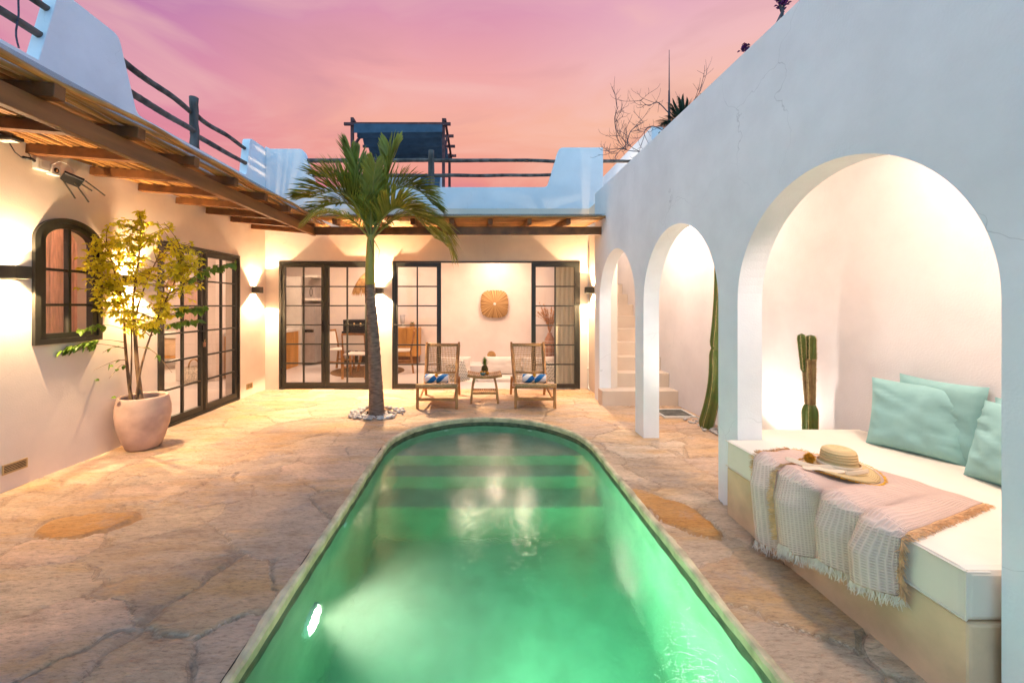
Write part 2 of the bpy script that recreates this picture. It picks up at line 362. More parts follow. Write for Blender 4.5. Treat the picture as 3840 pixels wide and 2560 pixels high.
# ================================================================== GROUND
POOL_C = (.10, 3.9); POOL_R = 1.03; POOL_Y0 = .45
def pool_outline(off=0, n=40):
    pts = []
    r = POOL_R + off
    for k in range(n + 1):
        t = math.pi * k / n
        pts.append((POOL_C[0] + r * math.cos(t), POOL_C[1] + r * math.sin(t)))
    y0 = POOL_Y0 - off
    for k in range(1, 12): pts.append((POOL_C[0] - r, POOL_C[1] + (y0 + .3 - POOL_C[1]) * k / 11))
    for k in range(1, 7):
        t = math.pi / 2 * k / 6; pts.append((POOL_C[0] - r + .3 * (1 - math.cos(t)), y0 + .3 - .3 * math.sin(t)))
    for k in range(1, 7):
        t = math.pi / 2 * k / 6; pts.append((POOL_C[0] + r - .3 + .3 * math.sin(t), y0 + .3 - .3 * math.cos(t)))
    for k in range(1, 11): pts.append((POOL_C[0] + r, y0 + .3 + (POOL_C[1] - y0 - .3) * k / 11))
    return pts
def flagstones():
    s = .015
    xs = np.arange(XL - .0, 2.80, s); ys = np.arange(-1.2, YB + .02, s)
    X, Y = np.meshgrid(xs, ys)
    rng = np.random.RandomState(5)
    def vnoise(X, Y, sc, seed):
        r2 = np.random.RandomState(seed); T = r2.rand(64, 64)
        u = X * sc + 31.7; v = Y * sc + 17.3; i = np.floor(u).astype(int); j = np.floor(v).astype(int); fu = u - i; fv = v - j
        fu = fu * fu * (3 - 2 * fu); fv = fv * fv * (3 - 2 * fv)
        g = lambda a, b: T[a % 64, b % 64]
        return (g(i, j) * (1 - fu) + g(i + 1, j) * fu) * (1 - fv) + (g(i, j + 1) * (1 - fu) + g(i + 1, j + 1) * fu) * fv
    def fbm(X, Y, sc, seed, o=4): return sum(vnoise(X, Y, sc * 2 ** k, seed + k) / 2 ** k for k in range(o)) / (2 - 2 ** (1 - o))
    wx = X + .40 * (fbm(X, Y, 1.6, 1) - .5) + .07 * (fbm(X, Y, 9, 9) - .5); wy = Y + .40 * (fbm(X, Y, 1.6, 3) - .5) + .07 * (fbm(X, Y, 9, 19) - .5)
    # jittered sites, some cells dropped so stones differ in size
    sites = []
    c = .45
    for i in range(-10, 10):
        for j in range(-5, 19):
            if rng.rand() < .22: continue
            sites.append((i * c + rng.uniform(.02, .98) * c, (j * c + rng.uniform(.02, .98) * c)))
    sites = np.array(sites)
    d1 = np.full(X.shape, 9.); d2 = np.full(X.shape, 9.); idx = np.zeros(X.shape, int)
    for k, (sx, sy) in enumerate(sites):
        d = np.hypot((wx - sx) * 1.0, (wy - sy) * 1.35)
        m = d < d1; d2 = np.where(m, d1, np.minimum(d2, d)); d1 = np.where(m, d, d1); idx = np.where(m, k, idx)
    edge = (d2 - d1)
    rr = rng.rand(len(sites) + 1, 3); rr[:, 0] *= .90; rr[-1, 0] = 1
    for (ox, oy, ra, rb, th) in ((-2.50, 2.55, .30, .15, .25), (1.34, 2.70, .36, .15, -1.35)):
        ux = X - ox + .30 * (fbm(X, Y, 3, 41) - .5); uy = Y - oy + .30 * (fbm(X, Y, 3, 43) - .5); c_, s_ = math.cos(th), math.sin(th)
        f = np.hypot((ux * c_ + uy * s_) / ra, (-ux * s_ + uy * c_) / rb) ; e = (1 - f) * rb
        m = f < 1; idx = np.where(m, len(sites), idx); edge = np.where(m, e, np.minimum(edge, np.where(f < 1.25, -e * 1.6, 9)))
    edge = np.abs(edge)
    jw = .013 + .05 * np.clip(fbm(X, Y, 1.3, 50) - .42, 0, 1)
    prof = np.clip(edge / jw, 0, 1); prof = prof * prof * (3 - 2 * prof)
    stri = fbm(X * .55 + Y * .25, Y * 2.4 - X * .9, 2.2, 30, 5)
    lay = np.floor(stri * 9 + rr[idx, 2] * 3) / 9 + .25 * stri
    H = -.022 + prof * (.016 + (rr[idx, 0] - .5) * .010) + .012 * (lay - .5) * prof + .003 * (fbm(X, Y, 14, 70) - .5) + .004 * (fbm(X, Y, 3, 60) - .5)
    H = np.minimum(H, .002)
    cx, cy_ = POOL_C
    inside = ((np.abs(X - cx) < POOL_R + .02) & (Y < cy_) & (Y > POOL_Y0 - .02)) | (np.hypot(X - cx, Y - cy_) < POOL_R + .02)
    inside |= np.hypot(X + 1.33, (Y - 5.16)) < .19
    ny, nx = X.shape
    verts = np.stack([X.ravel(), Y.ravel(), H.ravel()], 1)
    keep = ~inside
    f = []
    ii = np.arange(ny * nx).reshape(ny, nx)
    q = keep[:-1, :-1] & keep[1:, :-1] & keep[:-1, 1:] & keep[1:, 1:]
    A = ii[:-1, :-1][q]; B = ii[:-1, 1:][q]; C_ = ii[1:, 1:][q]; D = ii[1:, :-1][q]
    faces = np.stack([A, B, C_, D], 1)
    used = np.unique(faces); remap = -np.ones(ny * nx, int); remap[used] = np.arange(len(used))
    me = bpy.data.meshes.new('patio_paving')
    me.from_pydata(verts[used].tolist(), [], remap[faces].tolist()); me.update()
    ca = me.color_attributes.new('stone', 'FLOAT_COLOR', 'POINT')
    col = np.stack([rr[idx, 0].ravel(), np.clip(edge / (jw * 2), 0, 1).ravel(), rr[idx, 1].ravel(), stri.ravel()], 1)[used]
    ca.data.foreach_set('color', col.ravel().astype(np.float32))
    for p in me.polygons: p.use_smooth = True
    o = bpy.data.objects.new('patio_paving', me); COL.objects.link(o)
    m, nt, b = new_mat('flagstone'); L = nt.links
    at_ = nnode(nt, 'ShaderNodeAttribute'); at_.attribute_name = 'stone'
    sp = nnode(nt, 'ShaderNodeSeparateColor'); L.new(at_.outputs['Color'], sp.inputs[0])
    t = nnode(nt, 'ShaderNodeTexCoord'); mpn = nnode(nt, 'ShaderNodeMapping'); mpn.inputs['Rotation'].default_value = (0, 0, R(-20)); mpn.inputs['Scale'].default_value = (.6, 1.9, 1); L.new(t.outputs['Object'], mpn.inputs[0])
    def ramp(fac, st):
        r = nnode(nt, 'ShaderNodeValToRGB'); L.new(fac, r.inputs[0]); e = r.color_ramp.elements
        while len(e) > 1: e.remove(e[-1])
        for i, (p, c) in enumerate(st):
            el = e[0] if i == 0 else e.new(p); el.position = p; el.color = (*c, 1)
        return r.outputs[0]
    def mixc(f, a, bb, mode='MIX'):
        n = nnode(nt, 'ShaderNodeMix', data_type='RGBA', blend_type=mode)
        if isinstance(f, float): n.inputs[0].default_value = f
        else: L.new(f, n.inputs[0])
        for k, v in ((6, a), (7, bb)):
            if isinstance(v, tuple): n.inputs[k].default_value = (*v, 1)
            else: L.new(v, n.inputs[k])
        return n.outputs[2]
    base = ramp(sp.outputs[0], [(0, (.48, .34, .23)), (.18, (.68, .49, .31)), (.34, (.53, .39, .28)), (.48, (.67, .46, .31)), (.60, (.57, .40, .26)), (.75, (.71, .54, .37)), (.90, (.57, .36, .20)), (.95, (.52, .23, .05))])
    def noise(scale, det, rough, dist=0, src=mpn.outputs[0]):
        n_ = nnode(nt, 'ShaderNodeTexNoise'); n_.inputs['Scale'].default_value = scale; n_.inputs['Detail'].default_value = det; n_.inputs['Roughness'].default_value = rough; n_.inputs['Distortion'].default_value = dist; L.new(src, n_.inputs[0]); return n_.outputs[0]
    def mrange(f, a, b_, lo, hi):
        n_ = nnode(nt, 'ShaderNodeMapRange'); L.new(f, n_.inputs[0]); n_.inputs[1].default_value = a; n_.inputs[2].default_value = b_; n_.inputs[3].default_value = lo; n_.inputs[4].default_value = hi; return n_.outputs[0]
    n1 = noise(4.5, 12, .72, .25)
    c = mixc(1.0, base, ramp(n1, [(.30, (.60, .53, .48)), (.46, (.92, .89, .86)), (.56, (1.04, 1.02, 1.0)), (.74, (1.30, 1.27, 1.2))]), 'MULTIPLY')
    c = mixc(mrange(noise(1.5, 9, .65, .3), .49, .63, 0, .62), c, (.64, .36, .13))
    c = mixc(mrange(noise(2.3, 9, .7, .3, t.outputs['Object']), .55, .68, 0, .5), c, (.36, .31, .29))
    fine = noise(38, 7, .75)
    c = mixc(1.0, c, ramp(fine, [(.34, (.62, .56, .52)), (.47, (.97, .96, .95)), (.60, (1.06, 1.05, 1.04)), (.70, (1.28, 1.22, 1.15))]), 'MULTIPLY')
    c = mixc(mrange(noise(19, 9, .75, .6), .60, .68, 0, .6), c, (.46, .17, .08))
    c = mixc(mrange(noise(30, 8, .8, .8), .36, .30, 0, .75), c, (.12, .085, .07))
    c = mixc(mrange(sp.outputs[1], .50, .30, 0, .42), c, mixc(fine, (.30, .18, .10), (.52, .33, .20)))
    crk = nnode(nt, 'ShaderNodeMapRange'); L.new(sp.outputs[1], crk.inputs[0]); crk.interpolation_type = 'LINEAR'
    cw = ramp(sp.outputs[1], [(0, (0, 0, 0)), (.36, (0, 0, 0)), (.46, (1, 1, 1)), (.58, (0, 0, 0))])
    cm = mrange(noise(3.3, 4, .6, 0, t.outputs['Object']), .46, .60, 0, .42)
    mm_ = nnode(nt, 'ShaderNodeMath', operation='MULTIPLY'); L.new(cw, mm_.inputs[0]); L.new(cm, mm_.inputs[1])
    c = mixc(mm_.outputs[0], c, (.075, .055, .045))
    L.new(c, b.inputs['Base Color']); b.inputs['Roughness'].default_value = .6; b.inputs['Specular IOR Level'].default_value = .35
    n3 = noise(26, 9, .72, .3)
    k = nnode(nt, 'ShaderNodeMath', operation='MULTIPLY_ADD'); L.new(n1, k.inputs[0]); k.inputs[1].default_value = 1.6; L.new(n3, k.inputs[2])
    bp = nnode(nt, 'ShaderNodeBump'); bp.inputs['Strength'].default_value = 1.0; bp.inputs['Distance'].default_value = .016; L.new(k.outputs[0], bp.inputs['Height']); L.new(bp.outputs[0], b.inputs['Normal'])
    me.materials.append(m)
    return struct(o)
flagstones()
g = G(); g.box(-90, 90, -90, 90, -2.1, -2.0); struct(g.build('ground', M['earth']))

# ================================================================== POOL
PO = pool_outline()
def tile_mat():
    m, nt, b = new_mat('green_stone_tile'); L = nt.links
    t = nnode(nt, 'ShaderNodeTexCoord')
    br = nnode(nt, 'ShaderNodeTexNoise'); br.inputs['Scale'].default_value = 5; br.inputs['Detail'].default_value = 6; L.new(t.outputs['Object'], br.inputs[0])
    r = nnode(nt, 'ShaderNodeValToRGB'); L.new(br.outputs[0], r.inputs[0]); r.color_ramp.elements[0].color = (.30, .34, .23, 1); r.color_ramp.elements[1].color = (.46, .49, .35, 1); r.color_ramp.elements[0].position = .3; r.color_ramp.elements[1].position = .7
    L.new(r.outputs[0], b.inputs['Base Color']); b.inputs['Roughness'].default_value = .5
    return m
M['tile'] = tile_mat()
DEPTH = -1.35; WATER = -.095
n = len(PO)
g = G()
g.add([(x, y, -.075) for x, y in PO] + [(x, y, DEPTH) for x, y in PO], [(i, (i + 1) % n, n + (i + 1) % n, n + i) for i in range(n)] + [tuple(range(n, 2 * n))])
basin = struct(fix_normals(g.build('pool_basin', M['tile'])))
def step(name, ys, z, zb):
    pts = [p for p in PO[:41] if p[1] > ys]
    r = POOL_R
    if ys > POOL_C[1]:
        dx = math.sqrt(r * r - (ys - POOL_C[1]) ** 2); pts = [(POOL_C[0] + dx, ys)] + pts + [(POOL_C[0] - dx, ys)]
    else: pts = [(POOL_C[0] + r, ys)] + [p for p in PO[:41]] + [(POOL_C[0] - r, ys)]
    g = extrude_outline(pts, [], lambda a, b, t: (a, b, z - t), z - zb)
    o = fix_normals(g.build(name, M['tile'], bevel=.02)); return struct(o)
step('pool_step', 4.18, -.33, -.58); step('pool_step', 3.93, -.58, -.83); step('pool_step', 3.60, -.83, DEPTH)
# water body
def water_mat():
    m = bpy.data.materials.new('pool_water'); m.use_nodes = True; nt = m.node_tree; nt.nodes.clear(); L = nt.links
    o = nnode(nt, 'ShaderNodeOutputMaterial'); gl = nnode(nt, 'ShaderNodeBsdfGlass'); gl.inputs['IOR'].default_value = 1.33; gl.inputs['Roughness'].default_value = .015
    t = nnode(nt, 'ShaderNodeTexCoord')
    mpn = nnode(nt, 'ShaderNodeMapping'); mpn.inputs['Scale'].default_value = (1, 1.0, 1); L.new(t.outputs['Object'], mpn.inputs[0])
    n1 = nnode(nt, 'ShaderNodeTexNoise'); n1.inputs['Scale'].default_value = 26; n1.inputs['Detail'].default_value = 3; n1.inputs['Roughness'].default_value = .6; n1.inputs['Distortion'].default_value = .8; L.new(mpn.outputs[0], n1.inputs[0])
    bp = nnode(nt, 'ShaderNodeBump'); bp.inputs['Strength'].default_value = .25; bp.inputs['Distance'].default_value = .009; L.new(n1.outputs[0], bp.inputs['Height']); L.new(bp.outputs[0], gl.inputs['Normal'])
    L.new(gl.outputs[0], o.inputs['Surface'])
    va = nnode(nt, 'ShaderNodeVolumeAbsorption'); va.inputs[0].default_value = (.16, .79, .69, 1); va.inputs[1].default_value = .88
    vs_ = nnode(nt, 'ShaderNodeVolumeScatter'); vs_.inputs['Color'].default_value = (1, 1, .9, 1); vs_.inputs['Density'].default_value = .065; vs_.inputs['Anisotropy'].default_value = .3
    ad_ = nnode(nt, 'ShaderNodeAddShader'); L.new(va.outputs[0], ad_.inputs[0]); L.new(vs_.outputs[0], ad_.inputs[1]); L.new(ad_.outputs[0], o.inputs['Volume'])
    return m
PW = pool_outline(.004); n = len(PW)
g = G(); g.add([(x, y, WATER) for x, y in PW] + [(x, y, DEPTH - .01) for x, y in PW], [tuple(range(n)), tuple(reversed(range(n, 2 * n)))] + [(i, n + i, n + (i + 1) % n, (i + 1) % n) for i in range(n)])
struct(g.build('pool_water', water_mat()))
# coping: thin pale stone rim in irregular slabs
def coping():
    g = G(); P = pool_outline(0, 90); n = len(P)
    # resample
    dens = []
    for i in range(n):
        a = Vector(P[i]); b = Vector(P[(i + 1) % n]); k = max(1, int((b - a).length / .035))
        for j in range(k): dens.append(a.lerp(b, j / k))
    n = len(dens); rows = []
    for i, p in enumerate(dens):
        d = (dens[(i + 1) % n] - dens[i - 1]).normalized(); nr = Vector((d.y, -d.x))
        if (p - Vector((POOL_C[0], min(p.y, POOL_C[1])))).dot(nr) < 0: nr = -nr
        w = .030 + .022 * (mnoise.noise(Vector((p.x * 3, p.y * 3, 5))) ) + .009 * mnoise.noise(Vector((p.x * 17, p.y * 17, 2)))
        j = .007 * mnoise.noise(Vector((p.x * 9, p.y * 9, 8))); zj = .004 * mnoise.noise(Vector((p.x * 4, p.y * 4, 1)))
        gap = -.006 if mnoise.cell(Vector((i * .045, 3, 0))) != mnoise.cell(Vector(((i + 1) * .045, 3, 0))) else 0
        q0 = p - nr * (.012 + j)
        rows.append([(*(p + nr * (w + .02)), -.03), (*(p + nr * w), .004 + zj), (*(p + nr * (w * .5)), .010 + zj + gap), (*(q0 + nr * .010), .008 + zj + gap), (*q0, -.004 + gap), (*(q0 + nr * .003), -.045), (*(p + nr * .03), -.05)])
    m = len(rows[0])
    g.add([v for r in rows for v in r], [(i * m + k, ((i + 1) % n) * m + k, ((i + 1) % n) * m + k + 1, i * m + k + 1) for i in range(n) for k in range(m - 1)])
    o = fix_normals(g.build('pool_coping', mat('coping_stone', (.62, .50, .30), .75, .25, 9, .3, 30, .25), smooth=False)); struct(o)
    g = G(); rows = []
    for i, p in enumerate(dens):
        c = Vector((POOL_C[0], min(max(p.y, POOL_Y0 + 1), POOL_C[1]))); nr = (Vector(p) - c).normalized()
        j = .005 * mnoise.noise(Vector((p.x * 11, p.y * 11, 4)))
        q = p - nr * (.004 + j)
        rows.append([(*q, -.04), (*(q - nr * .004), -.078), (*(q + nr * .008), -.125)])
    g.add([v for r in rows for v in r], [(i * 3 + k, ((i + 1) % n) * 3 + k, ((i + 1) % n) * 3 + k + 1, i * 3 + k + 1) for i in range(n) for k in range(2)])
    struct(g.build('pool_wall_band', M['dark_tile']))
coping()
UWC = (1.0, .97, .68)
def pool_lamp(loc, nrm, label, power, cone=140, tilt=0):
    t = thing('pool_lamp', label, 'pool light', loc, 'underwater lamps in the pool walls')
    nrm = Vector(nrm); q = nrm.to_track_quat('Z', 'Y').to_matrix()
    def disc(r0, prof, mt, nm):
        g = G(); g.lathe(prof, (0, 0, 0), 24); g.v = [tuple(q @ Vector(v)) for v in g.v]; return g.build(nm, mt, t, smooth=True, inv=True)
    disc(0, [(.10, 0), (.10, .02), (.075, .025), (.072, .012)], M['white_paint'], 'ring')
    disc(0, [(.072, .014), (.03, .024), (.0005, .025)], M['uw'], 'lens')
    l = light('SPOT', 'lamp_light', Vector(loc) + nrm * .06, power, UWC, t, size=.04, spot=cone, blend=1.0); l.rotation_euler = (-(nrm + Vector((0, 0, math.tan(R(tilt)))))).to_track_quat('Z', 'Y').to_euler()
pool_lamp((-.93, 2.2, -.53), (1, 0, 0), 'round white light glowing under water in the left pool wall', 480, 112, 6)
pool_lamp((.25, .45, -.36), (0, 1, 0), 'round light under water in the near end wall of the pool', 330, 100, -12)
def jet(x, y, lab):
    c = Vector((POOL_C[0], POOL_C[1], 0)); p = Vector((x, y, -.14)); nr = (Vector((c.x, min(y, c.y), 0)) - Vector((x, y, 0))).normalized()
    g = G(); g.lathe([(.028, 0), (.028, .008), (.014, .010), (.013, .004), (.0005, .003)], (0, 0, 0), 16); q = nr.to_track_quat('Z', 'Y').to_matrix(); g.v = [tuple(q @ Vector(v) + p) for v in g.v]
    tag(g.build('pool_inlet', M['white_paint'], smooth=True, loc=tuple(p)), lab, 'pool nozzle', 'white inlet nozzles in the pool wall')
for a, lab in ((60, 'small white inlet nozzle at the far end of the pool, behind the right chair side'), (119, 'small white inlet nozzle at the far end of the pool, nearer the palm tree')):
    jet(POOL_C[0] + (POOL_R - .004) * math.cos(R(a)), POOL_C[1] + (POOL_R - .004) * math.sin(R(a)), lab)
jet(POOL_C[0] - POOL_R + .004, 2.75, 'small white inlet nozzle in the long left side of the pool')

# ================================================================== HOUSE
house = thing('villa_house', 'white stucco courtyard house with black glazed doors and rooftop parapet', 'house', (-3.56, 6.635, 0))
def rect(a0, a1, b0, b1): return [(a0, b0), (a1, b0), (a1, b1), (a0, b1)]
def arch_pts(a0, a1, spring, rise, b0, n=24, close=True):
    c = (a0 + a1) / 2; w = (a1 - a0) / 2
    pts = [(a0, b0)] + [(c - w * math.cos(math.pi * k / n), spring + rise * math.sin(math.pi * k / n)) for k in range(n + 1)] + [(a1, b0)]
    return pts
mapL = lambda a, b, t: (XL - t, a, b)           # left wall: a = Y, b = z
mapB = lambda a, b, t: (a, YB + t, b)           # back wall: a = X
WY0, WY1 = 3.17, 3.74; LD0, LD1 = 4.41, 5.92
win = list(arch_pts(WY0 + .012, WY1 - .012, 1.93, .20, 1.085))
w1 = extrude_outline(rect(-2.5, YB + .2, -.06, 3.0), [win, rect(LD0 + .01, LD1 - .01, -.02, 2.115)], mapL, .2)
fix_normals(w1.build('side_wall', M['wall'], house))
BD = (-3.328, -1.80); BO = (-1.444, 1.682)
w2 = extrude_outline(rect(XL, 1.83, -.06, 3.0), [rect(BD[0] + .01, BD[1] - .01, -.02, 2.115), rect(BO[0] + .01, BO[1] - .01, -.02, 2.115)], mapB, .2)
fix_normals(w2.build('rear_wall', M['wall'], house))
def rounded(pts, r, idx):
    o = []
    n = len(pts)
    for i, p in enumerate(pts):
        if i not in idx: o.append(p); continue
        p = Vector(p); a = Vector(pts[i - 1]); b = Vector(pts[(i + 1) % n])
        da = (a - p).normalized() * r; db = (b - p).normalized() * r
        for k in range(5):
            t = k / 4; o.append(tuple((p + da) * (1 - t) ** 2 + p * 2 * t * (1 - t) + (p + db) * t ** 2))
    return o
po = rounded([(-2.5, 3.0), (YB + .12, 3.0), (YB + .12, 4.01), (6.2, 4.0), (6.1, 3.38), (4.15, 3.38), (3.94, 4.06), (3.38, 4.08), (3.22, 3.38), (-2.5, 3.38)], .07, {3, 4, 5, 6, 7})
fix_normals(extrude_outline(po, [], mapL, .12).build('parapet', M['white'], house, bevel=.012))
po = rounded([(XL, 3.0), (2.07, 3.0), (2.07, 4.02), (1.34, 4.02), (1.14, 3.36), (-2.72, 3.36), (-2.936, 4.0), (-3.48, 4.0), (XL, 4.04)], .07, {3, 4, 5, 6})
fix_normals(extrude_outline(po, [], mapB, .12).build('parapet', M['white'], house, bevel=.012))
g = G(); g.box(-8.2, XL - .125, -2.5, 9.99, 3.002, 3.1); g.box(XL - .125, 2.0, YB + .125, 9.99, 3.002, 3.1); g.build('roof', M['white'], house)
g = G(); g.box(-8.0, XL - .2, -2.5, 9.8, 2.74, 2.8); g.box(XL - .2, 1.83, YB + .2, 9.8, 2.74, 2.8); g.build('ceiling', M['inwall'], house)
# interior walls
g = G(); g.box(-8.2, 2.0, 9.8, 9.99, -1, 3.0); g.build('interior_wall', M['inwall'], house)
g = G(); g.box(-8.2, -8.0, 2.3, 9.8, -.05, 3.0); g.build('interior_wall', M['inwall'], house)
g = G(); g.box(-8.0, XL - .2, 4.02, 4.12, 0, 2.74); g.build('interior_wall', M['inwall'], house)
g = G(); g.box(-8.0, XL - .2, 2.3, 2.4, 0, 2.74); g.build('interior_wall', M['inwall'], house)
g = G(); g.box(-5.6, -4.86, 7.35, 7.5, 0, 2.74); g.box(-5.0, -4.86, 7.5, 9.8, 0, 2.74); g.build('interior_wall', M['inwall'], house)
# doors -----------------------------------------------------------------
def leaf_door(a0, a1, z0, z1, P, handle=None, cols=2, rows=6, fw=.062, out=.0, hinge=0):
    """P(a,n,z): a along the wall, n outwards"""
    def bx(g, a_0, a_1, n0, n1, b0, b1):
        c = [P(a, nn, b) for b in (b0, b1) for a, nn in ((a_0, n0), (a_1, n0), (a_1, n1), (a_0, n1))]
        g.add(c, [(0, 3, 2, 1), (4, 5, 6, 7), (0, 1, 5, 4), (1, 2, 6, 5), (2, 3, 7, 6), (3, 0, 4, 7)])
    g = G(); n0, n1 = out - .045, out + .0
    bx(g, a0, a0 + fw, n0, n1, z0, z1); bx(g, a1 - fw, a1, n0, n1, z0, z1)
    bx(g, a0 + fw, a1 - fw, n0, n1, z0, z0 + .075); bx(g, a0 + fw, a1 - fw, n0, n1, z1 - fw, z1)
    i0, i1, j0, j1 = a0 + fw, a1 - fw, z0 + .075, z1 - fw
    for k in range(1, cols): c = i0 + (i1 - i0) * k / cols; bx(g, c - .011, c + .011, n0 + .008, n1 - .006, j0, j1)
    for k in range(1, rows): c = j0 + (j1 - j0) * k / rows; bx(g, i0, i1, n0 + .010, n1 - .004, c - .010, c + .010)
    # inner bead
    bx(g, a0 + .006, a0 + .016, n1, n1 + .006, z0 + .01, z1 - .01); bx(g, a1 - .016, a1 - .006, n1, n1 + .006, z0 + .01, z1 - .01)
    o = fix_normals(g.build('french_door', M['frame'], house))
    g = G(); nm_ = (n0 + n1) / 2; g.add([P(i0, nm_, j0), P(i1, nm_, j0), P(i1, nm_, j1), P(i0, nm_, j1)], [(0, 1, 2, 3)]); o2 = g.build('glass_pane', M['glass'], house); o2.parent = o
    if handle:
        ha, s = handle; g = G(); bx(g, ha - .014, ha + .014, n1, n1 + .012, .93, 1.14); g.tube([P(ha, n1 + .01, 1.07), P(ha, n1 + .055, 1.07), P(ha + s * .13, n1 + .055, 1.07)], .008, 8)
        h = fix_normals(g.build('handle', M['black'], house)); h.parent = o
    if hinge:
        for z in (.3, 1.15, 1.85):
            g = G(); g.tube([P(hinge, n1 + .008, z - .05), P(hinge, n1 + .008, z + .05)], .009, 8); h = g.build('hinge', M['black'], house); h.parent = o
    return o
def frame_around(a0, a1, z1, P, w=.035, sill=True):
    g = G()
    def bx(a_0, a_1, n0, n1, b0, b1):
        c = [P(a, nn, b) for b in (b0, b1) for a, nn in ((a_0, n0), (a_1, n0), (a_1, n1), (a_0, n1))]
        g.add(c, [(0, 3, 2, 1), (4, 5, 6, 7), (0, 1, 5, 4), (1, 2, 6, 5), (2, 3, 7, 6), (3, 0, 4, 7)])
    bx(a0, a0 + w, -.09, .012, .0, z1); bx(a1 - w, a1, -.09, .012, .0, z1); bx(a0 + w, a1 - w, -.09, .012, z1 - w, z1)
    if sill: bx(a0 + w, a1 - w, -.09, .02, .0, .028)
    return fix_normals(g.build('door_frame', M['frame'], house))
PB = lambda a, n, z: (a, YB - n, z)
PLw = lambda a, n, z: (XL + n, a, z)
frame_around(BD[0], BD[1], 2.125, PB)
bm_ = (BD[0] + BD[1]) / 2
leaf_door(BD[0] + .037, bm_ - .002, .03, 2.088, PB, handle=(bm_ - .035, -1), out=.0, hinge=BD[0] + .04); leaf_door(bm_ + .002, BD[1] - .037, .03, 2.088, PB, out=.0)
frame_around(BO[0], BO[1], 2.125, PB, .02, False)
leaf_door(BO[0] + .022, -.63, .012, 2.10, PB, handle=(BO[0] + .05, 1), out=.02, fw=.07); leaf_door(.875, BO[1] - .022, .012, 2.10, PB, out=.02, fw=.07)
frame_around(LD0, LD1, 2.125, PLw)
lm = (LD0 + LD1) / 2
leaf_door(LD0 + .037, lm - .002, .03, 2.088, PLw, handle=(lm - .035, -1), out=.0); leaf_door(lm + .002, LD1 - .037, .03, 2.088, PLw, out=.0, hinge=LD1 - .04)
# arched window
def ring(o_pts, i_pts, n0, n1, P):
    n = len(o_pts); vs = [P(a, n1, b) for a, b in o_pts] + [P(a, n1, b) for a, b in i_pts] + [P(a, n0, b) for a, b in o_pts] + [P(a, n0, b) for a, b in i_pts]
    fs = []
    for i in range(n):
        j = (i + 1) % n
        fs += [(i, j, n + j, n + i), (2 * n + i, 3 * n + i, 3 * n + j, 2 * n + j), (i, 2 * n + i, 2 * n + j, j), (n + i, n + j, 3 * n + j, 3 * n + i)]
    return vs, fs
def awin(w): return arch_pts(WY0 + w, WY1 - w, 1.93, .212 - w, 1.075 + w)
g = G(); vs, fs = ring(awin(0), awin(.042), -.05, .028, PLw); g.add(vs, fs)
vs, fs = ring(awin(.044), awin(.088), -.04, .018, PLw); g.add(vs, fs)
wc = (WY0 + WY1) / 2
for z in (1.40, 1.695): g.box(XL - .03, XL + .008, WY0 + .08, WY1 - .08, z - .010, z + .010)
g.box(XL - .032, XL + .012, wc - .012, wc + .012, 1.16, 2.06)
wo = fix_normals(g.build('arched_window', M['frame'], house))
A = awin(.08); g = G(); g.add([PLw(a, -.012, b) for a, b in A] , [tuple(range(len(A)))]); p_ = g.build('glass_pane', M['glass'], house); p_.parent = wo
g = G(); g.box(XL + .018, XL + .04, WY1 - .075, WY1 - .055, 1.45, 1.56); h_ = g.build('handle', M['black'], house); h_.parent = wo

# interior floor with a sunken seating pit
PX0, PX1, PY0, PY1 = -.95, 1.75, 7.25, 9.15
g = G(); g.box(-8.0, XL - .2, 2.4, 9.8, -.1, -.004); g.box(XL - .2, PX0, YB + .001, 9.8, -.1, -.004); g.box(PX1, 1.829, YB + .001, 9.8, -.1, -.004); g.box(PX0, PX1, YB + .001, PY0, -.1, -.004); g.box(PX0, PX1, PY1, 9.8, -.1, -.004)
g.box(PX0 - .1, PX0, PY0, PY1, -.7, -.1); g.box(PX1, PX1 + .1, PY0, PY1, -.7, -.1); g.box(PX0 - .1, PX1 + .1, PY1, PY1 + .1, -.7, -.1); g.box(PX0 - .1, PX1 + .1, PY0 - .1, PY0, -.7, -.1); g.box(PX0, PX1, PY0, PY1, -.75, -.7)
struct(g.build('interior_floor', M['infloor']))

# ================================================================== ARCADE WALL, STAIRS, OUTER WALL
arc = thing('arcade_wall', 'tall white stucco wall with three arched openings beside the pool', 'wall', (XR, 2.2, 0))
ARCH = [(1.326, 2.679), (2.894, 4.21), (4.433, 5.746)]
SPR = 1.42; RISE = .695
ol = [(-2.5, 0)]
for k, (a, b) in enumerate(ARCH):
    pts = arch_pts(a, b, SPR, RISE, 0, 40); ol += pts
ol += [(5.98, 0), (5.98, 3.06), (-2.5, 3.04)]
ol = [(a, b if b else -.03) for a, b in ol]
fix_normals(extrude_outline(ol, [], lambda a, b, t: (XR + t, a, b), .165).build('arched_face', M['white'], arc))
g = G(); g.box(1.906, 2.0, 5.75, 5.98, -.03, 3.0); g.box(1.83, 2.0, 5.981, 8.6, -.03, 3.0); g.build('end_wall', M['wall'], arc)
g = G(); g.box(1.906, XO - .001, -2.5, 5.6, 2.72, 2.86); g.build('roof', M['wall'], arc)
ow = thing('boundary_wall', 'plain plastered outer wall seen through the arches behind the bench', 'wall', (XO, 3, 0))
g = G(); g.box(XO, XO + .2, -2.5, 9.5, -.06, 2.9); g.build('wall', M['outer'], ow)
g = G(); g.box(XO - .02, XO + .16, 6.36, 9.5, 2.901, 4.24); g.build('raised_wall', M['white'], ow)
g = G(); g.box(1.906, XO, -2.6, -2.5, 0, 2.9); g.build('end_wall', M['wall'], ow)
st = thing('staircase', 'pale plaster staircase climbing behind the farthest arch', 'staircase', (2.2, 5.6, 0))
g = G()
